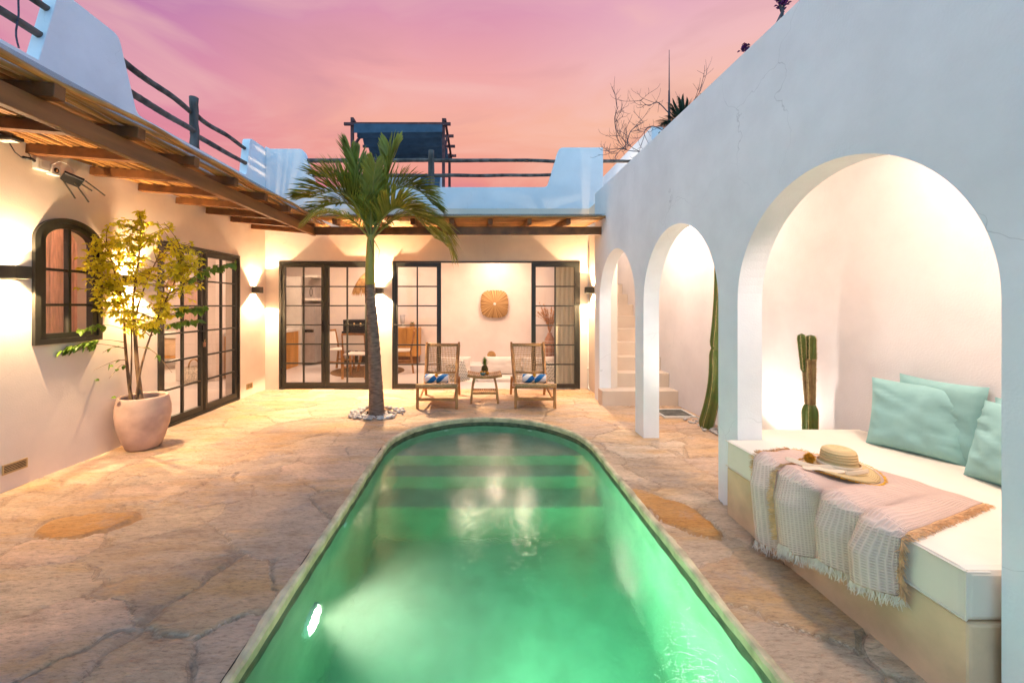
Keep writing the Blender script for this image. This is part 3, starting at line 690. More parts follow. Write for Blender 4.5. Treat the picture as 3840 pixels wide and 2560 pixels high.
for k in range(13):
    y0 = 5.55 + .27 * k; x0 = 2.001 if k else 1.72
    if k == 0: g.box(1.72, 1.904, 5.55, 5.745, -.03, .2); g.box(1.905, XO - .002, 5.55, 5.82, -.03, .2)
    else: g.box(2.001, XO - .002, y0, y0 + .27, .2 * (k - 1) if k > 1 else 0, .2 * (k + 1))
g.box(1.905, 2.0, 5.7, 5.749, .2, .2001)
g.build('steps', M['step'], st, bevel=.008)

# ================================================================== EAVES
def wavy(p0, p1, amp, n, r, seed):
    p0 = Vector(p0); p1 = Vector(p1); pts = []
    d = (p1 - p0).normalized(); s = d.cross(Vector((0, 0, 1)))
    for i in range(n + 1):
        t = i / n; p = p0.lerp(p1, t)
        p += s * amp * mnoise.noise(Vector((t * (p1 - p0).length * 1.6, seed * 7.3, 0))) * 2 + Vector((0, 0, 1)) * amp * .35 * mnoise.noise(Vector((t * (p1 - p0).length * 1.6, seed * 3.1, 9)))
        pts.append(p)
    return pts
ev = thing('timber_eave', 'timber eave with stick ceiling and clear sheet above the left wall', 'awning', (XL, 3, 2.6), 'stick covered eaves round the courtyard')
zj = lambda u: 2.59 - .075 * u       # underside of joist, u = distance from wall
for Y in [-2.0 + .515 * k for k in range(17)]:
    if Y > 6.55: continue
    g = G(); g.beam((XL + .005, Y, zj(0) + .0375), (XL + 1.33 if Y < 5.4 else XL + 1.2, Y, zj(1.33) + .0375), .06, .075); g.build('joist', M['brown_wood'], ev, bevel=.004)
g = G(); g.box(XL + 1.18, XL + 1.23, -2.5, 5.69, 2.385, 2.497); g.build('beam', M['brown_wood_y'], ev, bevel=.004)
g = G(); k = 0; u = .03
while u < 1.345:
    r = random.uniform(.014, .021)
    pts = wavy((XL + u, -2.5, zj(u) + .075 + r), (XL + u, 6.6 if u < 1.33 else 5.5, zj(u) + .075 + r), (.03 if u < 1.2 else .045), 110, r, k)
    g.tube(pts, [r * random.uniform(.85, 1.15) for _ in pts], 6); u += r * 2 + random.uniform(.002, .022 if u < 1.15 else .045); k += 1
g.build('stick_ceiling', M['stick'], ev, smooth=True)
g = G(); g.beam((XL + .66, -2.5, zj(.66) + .125), (XL + .66, 5.5, zj(.66) + .125), 1.36, .004, up=(.075, 0, 1)); g.build('clear_sheet', M['poly'], ev)
g = G(); g.beam((XL + .012, -2.5, 2.735), (XL + .012, 6.6, 2.735), .02, .05); g.build('flashing', M['white_paint'], ev)
ev2 = thing('timber_eave', 'timber eave with stick ceiling above the glass doors at the back', 'awning', (-.5, YB, 2.6), 'stick covered eaves round the courtyard')
zk = lambda u: 2.60 - .075 * u
for X in [-2.0 + .54 * k for k in range(7)]:
    g = G(); g.beam((X, YB - .005, zk(0) + .0375), (X, YB - 1.13, zk(1.13) + .0375), .06, .075); g.build('joist', M['brown_wood'], ev2, bevel=.004)
g = G(); g.box(XL + 1.231, 1.735, 5.64, 5.69, 2.395, 2.507); g.build('beam', M['brown_wood'], ev2, bevel=.004)
g = G(); u = .03; k = 50
while u < 1.19:
    r = random.uniform(.012, .019)
    pts = wavy((XL + 1.33, YB - u, zk(u) + .077 + r), (1.73, YB - u, zk(u) + .077 + r), .014, 50, r, k)
    g.tube(pts, [r * random.uniform(.85, 1.15) for _ in pts], 6); u += r * 2 + random.uniform(.0, .010); k += 1
g.build('stick_ceiling', M['stick_x'], ev2, smooth=True)
g = G(); g.beam((XL + 1.35, YB - .6, zk(.6) + .127), (1.73, YB - .6, zk(.6) + .127), 1.2, .004, up=(0, -.075, 1)); g.build('clear_sheet', M['poly'], ev2)

# ================================================================== RAILINGS
def rail_thing(label, posts, rails, rad=.04, nm='log_railing'):
    c = Vector(posts[0][0]) if posts else Vector(rails[0][0])
    t = thing(nm, label, 'railing', tuple(c), 'weathered log railings on the roof')
    for (p, q, r) in posts:
        pts = [Vector(p).lerp(Vector(q), i / 8) + Vector((random.uniform(-.004, .004), random.uniform(-.004, .004), 0)) for i in range(9)]
        g = G(); g.tube(pts, [r * random.uniform(.94, 1.05) for _ in pts], 10); g.build('post', M['log'], t, smooth=True)
    for k, (p, q, r, amp) in enumerate(rails):
        pts = wavy(p, q, amp, 26, r, 100 + k + hash(label) % 1 + len(label)); g = G(); g.tube(pts, [r * (1.06 - .16 * i / 26) * random.uniform(.95, 1.05) for i in range(27)], 10); g.build('rail', M['log'], t, smooth=True)
XRl = XL - .06
rail_thing('log railing with one post between the two left parapet pillars', [((XRl, 5.07, 3.37), (XRl, 5.06, 4.03), .052)],
           [((XRl, 3.99, 3.87), (XRl, 5.08, 3.83), .034, .03), ((XRl, 5.06, 3.84), (XRl, 6.22, 3.83), .030, .035), ((XRl, 4.05, 3.60), (XRl, 5.08, 3.60), .036, .015), ((XRl, 5.06, 3.58), (XRl, 6.2, 3.58), .032, .03)])
rail_thing('log railing at the top left corner ending in the near parapet pillar', [((XRl, 1.9, 3.37), (XRl, 1.9, 4.03), .052)],
           [((XRl, 1.0, 3.90), (XRl, 3.34, 3.88), .032, .012), ((XRl, 1.0, 3.64), (XRl, 3.29, 3.62), .034, .012)])
YR = YB + .06
rail_thing('log railing with one post along the back parapet behind the palm', [((-.80, YR, 3.34), (-.80, YR, 3.99), .052)],
           [((-2.9, YR, 3.82), (-.78, YR, 3.83), .034, .012), ((-.82, YR, 3.83), (1.42, YR, 3.81), .030, .02), ((-2.8, YR, 3.58), (-.78, YR, 3.57), .030, .02), ((-.82, YR, 3.57), (1.26, YR, 3.58), .028, .02)])
rail_thing('short single log rail at the right of the back parapet', [], [((2.0, YR, 3.81), (2.75, YR, 3.81), .028, .006)])
g = G(); pts = wavy((XRl, 3.05, 4.3), (XRl, 2.98, 3.38), .02, 20, .01, 3); rp = at(53, 0, 3.12); rp.x = XRl
pts = [Vector((XRl + .03, 3.10, 4.2 - .042 * i)) + Vector((.006 * math.sin(i), .01 * math.sin(i * .7), 0)) for i in range(20)]
g.tube(pts, [.006 + (.016 if 6 <= i <= 9 else 0) for i in range(20)], 8)
tag(g.build('rope', mat('grey_rope', (.10, .10, .13), .9, .3, 60, .5, 120), smooth=True, loc=(XRl, 3.1, 3.4)), 'frayed dark rope hanging down from the railing in the top left corner', 'rope')

# ================================================================== ROOFTOP CABANA
cb = thing('rooftop_cabana', 'timber frame cabana with sagging dark blue canopy on the roof behind the palm', 'cabana', (-1.8, 9.9, 3.1))
for i, (X, Y, z1) in enumerate(((-2.86, 9.0, 5.62), (-.80, 9.0, 5.60), (-2.86, 10.83, 5.45), (-.80, 10.83, 5.5))):
    g = G(); g.beam((X, Y, 3.1), (X, Y, z1), .065, .065); g.build('post', M['redwood'], cb)
for (Y, z, x0, x1) in ((8.95, 5.46, -3.03, -.635), (9.92, 5.60, -3.03, -.63), (10.36, 5.52, -3.02, -.62), (10.88, 5.47, -3.02, -.62)):
    g = G(); g.beam((x0, Y, z), (x1, Y, z), .05, .06); g.build('purlin', M['redwood'], cb)
for X in (-2.83, -.76):
    g = G(); g.beam((X, 8.95, 5.56), (X, 10.95, 5.44), .05, .06); g.beam((X, 9.0, 4.98), (X, 9.6, 5.5), .04, .05); g.build('side_beam', M['redwood'], cb)
g = G(); g.beam((-2.8, 10.83, 4.88), (-.8, 10.83, 4.88), .02, .03); g.build('cross_bar', M['redwood'], cb)
g = G(); NX, NY = 20, 60; vs = []
for j in range(NY + 1):
    t = j / NY; Y = 8.97 + t * 1.95
    sag = .24 * abs(math.sin(t * math.pi * 4)) ** .7
    for i in range(NX + 1):
        s = i / NX; X = -2.78 + 1.96 * s
        vs.append((X, Y, 5.50 - sag - .02 * math.sin(s * 9 + j * .3) * sag * 4 - .12 * t * 0))
g.add(vs, [(j * (NX + 1) + i, j * (NX + 1) + i + 1, (j + 1) * (NX + 1) + i + 1, (j + 1) * (NX + 1) + i) for j in range(NY) for i in range(NX)])
g.build('canopy', M['canvas'], cb, smooth=True, solid=.006)
g = G(); g.add([(-2.8, 8.93, 5.47), (-.82, 8.93, 5.45), (-.82, 8.90, 5.26), (-2.8, 8.90, 5.24)], [(0, 1, 2, 3)]); g.build('valance', M['canvas'], cb, solid=.006)
g = G(); g.box(-3.0, -1.05, 11.2, 11.35, 3.1, 5.02); tag(g.build('rooftop_wall', M['white'], loc=(-2, 11.2, 3.1), bevel=.03), 'low white wall behind the rooftop cabana', 'wall')
def pillow_mesh(w, h, t, seed=0, n=22, wr=.012, pinch=.06):
    g = G()
    for sgn in (1, -1):
        base = len(g.v); vs = []
        for j in range(n + 1):
            for i in range(n + 1):
                x = -1 + 2 * i / n; y = -1 + 2 * j / n
                k = max(0, (1 - abs(x) ** 3.2)) ** .5 * max(0, (1 - abs(y) ** 3.2)) ** .5
                px = x * (1 - pinch * (1 - y * y)) ; py = y * (1 - pinch * (1 - x * x))
                z = t / 2 * k
                q = Vector((px * 3, py * 3, seed * 3.3 + sgn))
                fold = mnoise.noise(Vector((px * 2.2 + 3 * seed, py * 7 + px * 3, seed))) * wr * (abs(x) ** 1.5 + .35) * (1 - abs(y) ** 6) * (1 - abs(x) ** 8)
                z += mnoise.noise(q) * wr * .8 * k + fold
                vs.append((px * w / 2, py * h / 2, sgn * z))
        fs = [(j * (n + 1) + i, j * (n + 1) + i + 1, (j + 1) * (n + 1) + i + 1, (j + 1) * (n + 1) + i) for j in range(n) for i in range(n)]
        if sgn < 0: fs = [tuple(reversed(f)) for f in fs]
        g.add(vs, fs)
    return g
def place_pillow(name, mt, w, h, t, bottom_l, bottom_r, lean, label, cat, group=None, seed=0, wr=.012, tilt=0):
    """bottom edge runs from bottom_l to bottom_r (as seen from the front); lean back by lean radians"""
    a = Vector(bottom_l); b = Vector(bottom_r); x = (b - a).normalized(); up = Vector((0, 0, 1)); nf = x.cross(up).normalized()      # towards viewer
    y = (up * math.cos(lean) - nf * math.sin(lean)).normalized(); z = x.cross(y).normalized()
    g = pillow_mesh(w, h, t, seed, wr=wr)
    c = (a + b) / 2 + y * (h / 2 * .93) 
    Rm = Matrix((x, y, z)).transposed()
    rt = Matrix.Rotation(tilt, 3, 'Z')
    g.v = [tuple(Rm @ (rt @ Vector(v)) + c) for v in g.v]
    o = g.build(name, mt, smooth=True, loc=tuple((a + b) / 2))
    return tag(o, label, cat, group)
place_pillow('floor_cushion', M['canvas'], .5, .5, .14, (-1.42, 9.6, 4.15), (-.95, 9.6, 4.15), .4, 'dark cushion leaning on the low wall behind the roof railing', 'cushion')
g = G(); g.box(-2.7, -.9, 9.4, 10.6, 3.9, 4.15); tag(g.build('daybed', M['canvas'], loc=(-1.8, 10, 3.1), bevel=.03), 'dark daybed under the rooftop cabana canopy, mostly hidden by the parapet', 'daybed'); g2 = G(); 
for x in (-2.6, -1.0):
    for y in (9.5, 10.5): g2 = G(); g2.beam((x, y, 3.1), (x, y, 3.9), .06, .06); g2.build('leg', M['redwood'], bpy.data.objects['daybed'])

# ================================================================== SCONCES
LW = (1.0, .69, .42)
def sconce(c, n, label, pu=80, pd=125):
    """c centre on wall, n outward"""
    c = Vector(c); n = Vector(n); s = Vector((-n.y, n.x, 0)) 
    t = thing('wall_sconce', label, 'wall lamp', tuple(c), 'up and down wall sconces round the courtyard')
    g = G(); w = .055; h = .0475; d0, d1 = .012, .13; th = .004
    def bx(s0, s1, n0, n1, z0, z1, gg=g):
        cc = [s * a + n * b + Vector((0, 0, z)) for z in (z0, z1) for a, b in ((s0, n0), (s1, n0), (s1, n1), (s0, n1))]
        gg.add(cc, [(0, 3, 2, 1), (4, 5, 6, 7), (0, 1, 5, 4), (1, 2, 6, 5), (2, 3, 7, 6), (3, 0, 4, 7)])
    bx(-w, w, d1 - th, d1, -h, h); bx(-w, -w + th, d0, d1 - th, -h, h); bx(w - th, w, d0, d1 - th, -h, h); bx(-w + th, w - th, d0, d0 + th, -h, h); bx(-w + th, w - th, d0 + th, d1 - th, -.006, .006)
    bx(-.04, .04, 0, d0, -.035, .035)
    fix_normals(g.build('housing', M['sconce'], t, inv=True))
    g = G(); bx(-.025, .025, .04, .10, .010, .014, g); bx(-.025, .025, .04, .10, -.014, -.010, g); g.build('lamp_lens', M['bulb'], t, inv=True)
    light('SPOT', 'up_light', c + n * .072 + Vector((0, 0, .02)), pu, LW, t, rot=(R(180), 0, 0), size=.012, spot=94, blend=.10)
    light('SPOT', 'down_light', c + n * .072 + Vector((0, 0, -.02)), pd, LW, t, rot=(0, 0, 0), size=.012, spot=110, blend=.15)
sconce((XL, 3.0, 1.645), (1, 0, 0), 'bronze box wall lamp at the left edge beside the arched window')
sconce((XL, 4.02, 1.645), (1, 0, 0), 'bronze box wall lamp hidden behind the yellow potted tree')
sconce((XL, 6.28, 1.635), (1, 0, 0), 'bronze box wall lamp in the left rear corner beyond the tall glass doors')
sconce((-1.64, YB, 1.635), (0, -1, 0), 'bronze box wall lamp between the palm trunk and the open glass doors', 320, 420)
sconce((1.829, 6.35, 1.635), (-1, 0, 0), 'dark box wall lamp beside the farthest arch, right of the glass doors')

# interior lights
DL = ['ceiling light in the middle of the left room', 'ceiling light just inside the left glass doors', 'ceiling light above the white counter deep in the left room', 'ceiling light between fridge and dining table', 'ceiling light above the round dining table', 'ceiling light above the coffee machine', 'ceiling light above the left lounge cushions', 'ceiling light above the right seat block of the lounge', 'ceiling light close to the raffia sunburst on the wall', 'ceiling light behind the arched window']
for k, (X, Y, p) in enumerate(((-6.2, 6.2, 34), (-4.6, 5.3, 24), (-6.2, 8.6, 32), (-3.9, 8.1, 26), (-2.3, 7.9, 30), (-2.2, 9.1, 20), (-.2, 8.0, 34), (1.0, 8.3, 34), (.4, 9.2, 26), (-4.3, 3.2, 46))):
    t = thing('ceiling_downlight', DL[k], 'ceiling light', (X, Y, 2.74), 'recessed ceiling lights indoors')
    g = G(); g.lathe([(.05, 0), (.05, -.008), (.04, -.008), (.038, -.002)], (X, Y, 2.74), 20); g.build('ring', M['white_paint'], t, smooth=True)
    g = G(); g.lathe([(.0005, -.004), (.038, -.004)], (X, Y, 2.74), 20); g.build('lens', M['bulb_in'], t)
    light('AREA', 'lamp_light', (X, Y, 2.72), p * .78, (1.0, .69, .52), t, size=.35)

# ================================================================== ARCADE LAMPS
def ground_uplight(c, label, p, tilt=(0, 0)):
    t = thing('garden_uplight', label, 'garden light', c, 'small uplights behind the arches')
    g = G(); g.tube([c, (c[0], c[1], c[2] + .07)], .03, 12); g.build('body', M['black'], t)
    g = G(); g.lathe([(.0005, .073), (.026, .073)], c, 14); g.build('lens', M['bulb'], t)
    light('SPOT', 'lamp_light', (c[0], c[1], c[2] + .09), p, (1.0, .88, .86), t, rot=(R(180) + tilt[0], tilt[1], 0), size=.03, spot=140, blend=.6)
ground_uplight((2.45, 3.62, .0), 'small black uplight on the ground between the two cacti', 36)
def arc_ceiling(X, Y, p, lab):
    t = thing('ceiling_downlight', lab, 'ceiling light', (X, Y, 2.72))
    g = G(); g.lathe([(.06, 0), (.06, -.008), (.045, -.008), (.043, -.002)], (X, Y, 2.72), 20); g.build('ring', M['white_paint'], t, smooth=True)
    g = G(); g.lathe([(.0005, -.004), (.043, -.004)], (X, Y, 2.72), 20); g.build('lens', M['bulb_in'], t)
    light('AREA', 'lamp_light', (X, Y, 2.70), p, (1.0, .79, .70), t, size=.3)
arc_ceiling(2.36, 1.75, 34, 'round ceiling light above the cushioned bench'); arc_ceiling(2.36, 4.2, 14, 'round ceiling light above the tall leaning cactus'); arc_ceiling(2.3, 5.3, 20, 'round ceiling light at the foot of the staircase')
t = thing('stair_light', 'wall light high above the staircase', 'wall lamp', (2.70, 7.2, 3.2)); g = G(); g.box(2.66, 2.775, 7.14, 7.26, 3.2, 3.28); g.build('housing', M['sconce'], t)
light('POINT', 'lamp_light', (2.55, 7.2, 3.3), 45, (1.0, .80, .62), t, size=.05)

# ================================================================== BENCH
b0 = at(0, 0, 1); BX0 = 1.665; BY0, BY1 = 1.352, 2.73
bench = thing('built_in_bench', 'cement bench filling the largest arch', 'bench', (2.2, 2.0, 0))
ol = [(BX0, BY0), (XR + .001, BY0), (XR + .001, 1.33), (1.906, 1.33), (1.906, .6), (XO - .002, .6), (XO - .002, 2.9), (1.906, 2.9), (1.906, 2.677), (XR + .001, 2.677), (XR + .001, BY1), (BX0, BY1)]
ol = [(BX0, BY0), (1.9, BY0), (1.907, .6), (XO - .002, .6), (XO - .002, 2.9), (1.907, 2.9), (1.9, 2.676), (BX0, 2.676)]
fix_normals(extrude_outline(ol, [], lambda a, b, t: (a, b, -.03 + t), .345).build('base', M['bench'], bench, bevel=.01))
def cush():
    ol2 = [(BX0 - .006, BY0 + .004), (1.9, BY0 + .004), (1.909, .62), (XO - .006, .62), (XO - .006, 2.9), (1.909, 2.9), (1.9, 2.674), (BX0 - .006, 2.674)]
    o = fix_normals(extrude_outline(ol2, [], lambda a, b, t: (a, b, .318 + t), .182).build('seat_cushion', M['cushion'], smooth=False, bevel=.022, loc=(2.2, 2, .318)))
    tag(o, 'thick cream box cushion covering the cement bench in the largest arch', 'cushion')
    g = G(); g.tube([(BX0 - .008, BY0 + .002, .492), (BX0 - .008, 2.672, .492)], .0035, 6); g.tube([(BX0 - .008, BY0 + .002, .328), (BX0 - .008, 2.672, .328)], .0035, 6); g.tube([(BX0 - .008, BY0 + .002, .492), (XR - .002, BY0 + .002, .492)], .0035, 6); g.tube([(BX0 - .008, BY0 + .002, .33), (BX0 - .008, BY0 + .002, .49)], .0035, 6)
    g.build('piping', M['cushion'], o)
cush()
place_pillow('pillow', M['teal'], .46, .45, .12, (2.735, 2.60, .52), (2.735, 2.16, .52), .05, 'teal cushion at the back, leaning on the wall behind the large front one', 'pillow', 'teal velvet pillows on the bench', 2, .014)
place_pillow('pillow', M['teal'], .44, .42, .15, (2.72, 2.12, .505), (2.72, 1.70, .505), .10, 'teal cushion at the far right of which only a corner shows by the pillar', 'pillow', 'teal velvet pillows on the bench', 3, .014)
place_pillow('pillow', M['teal'], .45, .44, .17, (2.545, 2.60, .505), (2.72, 2.22, .505), .20, 'large teal cushion in front, fully in view, turned towards the pool', 'pillow', 'teal velvet pillows on the bench', 1, .022)
place_pillow('pillow', M['teal'], .45, .42, .17, (2.585, 2.12, .505), (2.60, 1.68, .505), .30, 'pale teal cushion cut off by the pillar at the right edge', 'pillow', 'teal velvet pillows on the bench', 4, .020)

# ================================================================== BLANKET
def waffle():
    m, nt, b = new_mat('waffle_blanket'); L = nt.links
    t = nnode(nt, 'ShaderNodeTexCoord'); sp = nnode(nt, 'ShaderNodeSeparateXYZ'); L.new(t.outputs['UV'], sp.inputs[0])
    def tri(o, s):
        a = nnode(nt, 'ShaderNodeMath', operation='MULTIPLY'); L.new(o, a.inputs[0]); a.inputs[1].default_value = s
        c = nnode(nt, 'ShaderNodeMath', operation='SINE'); L.new(a.outputs[0], c.inputs[0]); ab = nnode(nt, 'ShaderNodeMath', operation='ABSOLUTE'); L.new(c.outputs[0], ab.inputs[0]); return ab.outputs[0]
    h = nnode(nt, 'ShaderNodeMath', operation='MINIMUM'); L.new(tri(sp.outputs[0], math.pi / .011), h.inputs[0]); L.new(tri(sp.outputs[1], math.pi / .011), h.inputs[1])
    r = nnode(nt, 'ShaderNodeValToRGB'); L.new(h.outputs[0], r.inputs[0]); r.color_ramp.elements[0].color = (.72, .52, .42, 1); r.color_ramp.elements[1].color = (.60, .42, .33, 1); r.color_ramp.elements[0].position = .15; r.color_ramp.elements[1].position = .8
    L.new(r.outputs[0], b.inputs['Base Color']); b.inputs['Roughness'].default_value = .95
    bp = nnode(nt, 'ShaderNodeBump'); bp.invert = True; bp.inputs['Strength'].default_value = .9; bp.inputs['Distance'].default_value = .004; L.new(h.outputs[0], bp.inputs['Height']); L.new(bp.outputs[0], b.inputs['Normal'])
    return m
def blanket():
    NU, NV = 90, 80; g = G(); g.uv = []
    bk = [(0, Vector((1.93, 2.46))), (.35, Vector((2.10, 2.22))), (.7, Vector((2.22, 2.0))), (1, Vector((2.28, 1.80)))]
    def back(u):
        for (u0, p0), (u1, p1) in zip(bk, bk[1:]):
            if u <= u1: return p0.lerp(p1, (u - u0) / (u1 - u0))
        return bk[-1][1]
    FX = BX0 - .012
    for j in range(NV + 1):
        for i in range(NU + 1):
            u = i / NU; v = j / NV
            fy = 2.33 - (2.33 - 1.56) * u
            B = back(u); F = Vector((FX, fy)); top = (B - F).length
            hang = .42 - .21 * u + .02 * math.sin(u * 9)
            if .22 < u < .34: hang -= .03
            tot = top + hang; s = v * tot
            ph = u * 2 * math.pi * 3.6 + 1.2 * math.sin(u * 7)
            fold = (math.sin(ph) * .5 + .5) ** 1.6 * (.55 + .45 * math.sin(u * 11 + 1) ** 2)
            if s < top:
                p = B.lerp(F, s / top); q = s / top
                am = .016 + .030 * q
                w = Vector((p.x, p.y, 0))
                z = .504 + am * (.25 + .75 * fold) * (.3 + .7 * q ** 2) * .9 + .010 * max(0, mnoise.noise(Vector((p.x * 9, p.y * 9, 4))) + .2)
                edge = min(1, (top - s) / .03); z -= (1 - edge) ** 2 * .010
                x, y = p.x, p.y + .03 * q * math.sin(ph + 1.2)
            else:
                d = s - top; k = min(1, d / .12); x = FX - .010 - fold * .085 * (.35 + .65 * k) - .004; z = .500 - d
                y = fy + .03 * math.sin(ph + 1.2) * (1 + .3 * k) + (.5 - u) * .05 * k * -1 - .06 * (d / .42) * (1 if u < .5 else .6)
            g.v.append((x, y, z)); g.uv.append((u * .95, s))
    g.f = [(j * (NU + 1) + i, j * (NU + 1) + i + 1, (j + 1) * (NU + 1) + i + 1, (j + 1) * (NU + 1) + i) for j in range(NV) for i in range(NU)]
    vs = list(g.v)
    o = g.build('blanket', waffle(), smooth=True, solid=.005, loc=(1.7, 2, .5))
    tag(o, 'blush waffle weave blanket with fringes draped over the bench edge', 'blanket')
    W_ = NU + 1
    def fringe(pts, dirf, ln, mt, per, rad=.0016):
        g = G()
        for a, b in zip(pts, pts[1:]):
            a = Vector(a); b = Vector(b)
            for k in range(per):
                p = a.lerp(b, random.random()); d = dirf(p)
                d = (Vector(d) + Vector((random.uniform(-.35, .35), random.uniform(-.35, .35), random.uniform(-.25, .25)))).normalized()
                L_ = ln * random.uniform(.7, 1.15); q1 = p + d * L_ * .5; q2 = p + (d + Vector((random.uniform(-.3, .3), random.uniform(-.3, .3), random.uniform(-.25, .1)))).normalized() * L_
                g.tube([p, q1, q2], [rad, rad, rad * .6], 3, cap=False)
        return g.build('fringe', mt, o)
    fringe([vs[NV * W_ + i] for i in range(W_)], lambda p: (0, 0, -1), .048, M['fringe_w'], 8)
    left = [vs[j * W_] for j in range(NV + 1)]; right = [vs[j * W_ + NU] for j in range(NV + 1)]
    fringe(left, lambda p: (-.25, .8, .1) if p.z > .49 else (-.3, .7, -.5), .032, M['fringe_o'], 6); fringe(right, lambda p: (.1, -.9, .05) if p.z > .49 else (-.35, -.7, -.6), .038, M['fringe_o'], 8)
    fringe([vs[i] for i in range(0, 30)], lambda p: (.8, .5, .15), .028, M['fringe_o'], 6)
    i0 = int(NU * .27); fringe([(Vector(vs[j * W_ + i0]) + Vector((-.012, 0, .004))) for j in range(int(NV * .40), NV)], lambda p: (-.5, .7, -.3), .03, M['fringe_o'], 9)
blanket()
# ================================================================== HAT
hc = Vector((1.915, 2.12, .535))
hat = thing('straw_hat', 'straw boater hat with cream ribbon and ochre pompon lying on the blanket', 'hat', tuple(hc))
g = G(); prof = [(.001, .098), (.035, .100), (.06, .097), (.074, .090), (.078, .080)] + [(.080 + .001 * math.sin(k * 3.0) + .0006 * k, .080 - k * .0062) for k in range(1, 12)] + [(.088, .008), (.095, .003), (.12, .004), (.15, .001), (.172, -.005)]
prof = [(r, z * 1.18 if z > .02 else z) for r, z in prof]; g.lathe(prof, (0, 0, 0), 48)
g.v = [(x * .92, y * .92, z * .9 + (.012 * math.sin(math.atan2(y, x) * 2 + .6) * (math.hypot(x, y) / .172) ** 3)) for x, y, z in g.v]
def braided():
    m, nt, b = new_mat('braided_straw'); L = nt.links
    t = nnode(nt, 'ShaderNodeTexCoord'); ln = nnode(nt, 'ShaderNodeVectorMath', operation='LENGTH'); L.new(t.outputs['Object'], ln.inputs[0])
    mu = nnode(nt, 'ShaderNodeMath', operation='MULTIPLY'); L.new(ln.outputs['Value'], mu.inputs[0]); mu.inputs[1].default_value = 2 * math.pi / .0075
    si = nnode(nt, 'ShaderNodeMath', operation='SINE'); L.new(mu.outputs[0], si.inputs[0])
    r = nnode(nt, 'ShaderNodeValToRGB'); L.new(si.outputs[0], r.inputs[0]); r.color_ramp.elements[0].color = (.56, .385, .17, 1); r.color_ramp.elements[1].color = (.64, .45, .21, 1); r.color_ramp.elements[1].position = .5
    L.new(r.outputs[0], b.inputs['Base Color']); b.inputs['Roughness'].default_value = .7
    bp = nnode(nt, 'ShaderNodeBump'); bp.inputs['Strength'].default_value = .6; bp.inputs['Distance'].default_value = .002; L.new(si.outputs[0], bp.inputs['Height']); L.new(bp.outputs[0], b.inputs['Normal']); return m
g.build('hat_body', braided(), hat, smooth=True, inv=True, solid=.003)
g = G(); g.lathe([(.0895, .010), (.0915, .012), (.0905, .030), (.088, .032)], (0, 0, 0), 40); g.build('ribbon', M['ribbon'], hat, smooth=True, inv=True)
def band(pts, w, name='ribbon'):
    g = G(); vs = []
    for i, (p, nrm) in enumerate(pts):
        p = Vector(p); nrm = Vector(nrm).normalized(); vs += [p - nrm * w / 2, p + nrm * w / 2]
    g.add(vs, [(2 * i, 2 * i + 1, 2 * i + 3, 2 * i + 2) for i in range(len(pts) - 1)]); return g.build(name, M['ribbon'], hat, smooth=True, inv=True, solid=.0015, sub=1)
band([((-.03 - .0 * k, -.09, .02) if k == 0 else (-.05 - .03 * k, -.085 + .028 * k + .008 * math.sin(k * 1.7), .012 + .008 * math.sin(k * 1.4)), (.3, .5, .8)) for k in range(7)], .030)
band([((-.05 - .028 * k, -.095 + .012 * k, .014 + .006 * math.sin(k * 1.9 + 1)), (.2, .8, .4)) for k in range(7)], .028)
band([((.065 * math.cos(a) - .0, -.092 - .018 * math.sin(a) - .004, .020 + .006 * math.sin(2 * a)), (.05, .25, 1)) for a in [math.pi * (.1 + .8 * k / 8) for k in range(9)]], .024)
band([((-.02 - .012 * math.cos(a), -.108, .018 + .012 * math.sin(a)), (.9, .1, .2)) for a in [k * math.pi / 4 for k in range(9)]], .016)
g = G()
for k in range(900):
    d = Vector((random.gauss(0, 1), random.gauss(0, 1), random.gauss(0, 1))).normalized(); r = .024 * random.uniform(.85, 1.2); g.leaf(d * r * .6, d, (0, 0, 1), r * .5, .004, .2)
g.v = [(x - .11, y + .055, z + .030) for x, y, z in g.v]
g.ball((-.11, .055, .030), .019, 10, 8); g.build('pompon', M['pom'], hat, inv=True)
g = G()
for k in range(500):
    a = random.uniform(0, 2 * math.pi); r = .170; z = -.005 + .012 * math.sin(a * 2 + .6)
    d = Vector((math.cos(a + random.uniform(-.5, .5)), math.sin(a + random.uniform(-.5, .5)), random.uniform(-.2, .2))); p = Vector((r * math.cos(a), r * math.sin(a), z)); g.tube([p, p + d * random.uniform(.006, .014)], [.0012, .0008], 3, cap=False)
g.build('brim_fringe', M['pom'], hat, inv=True)

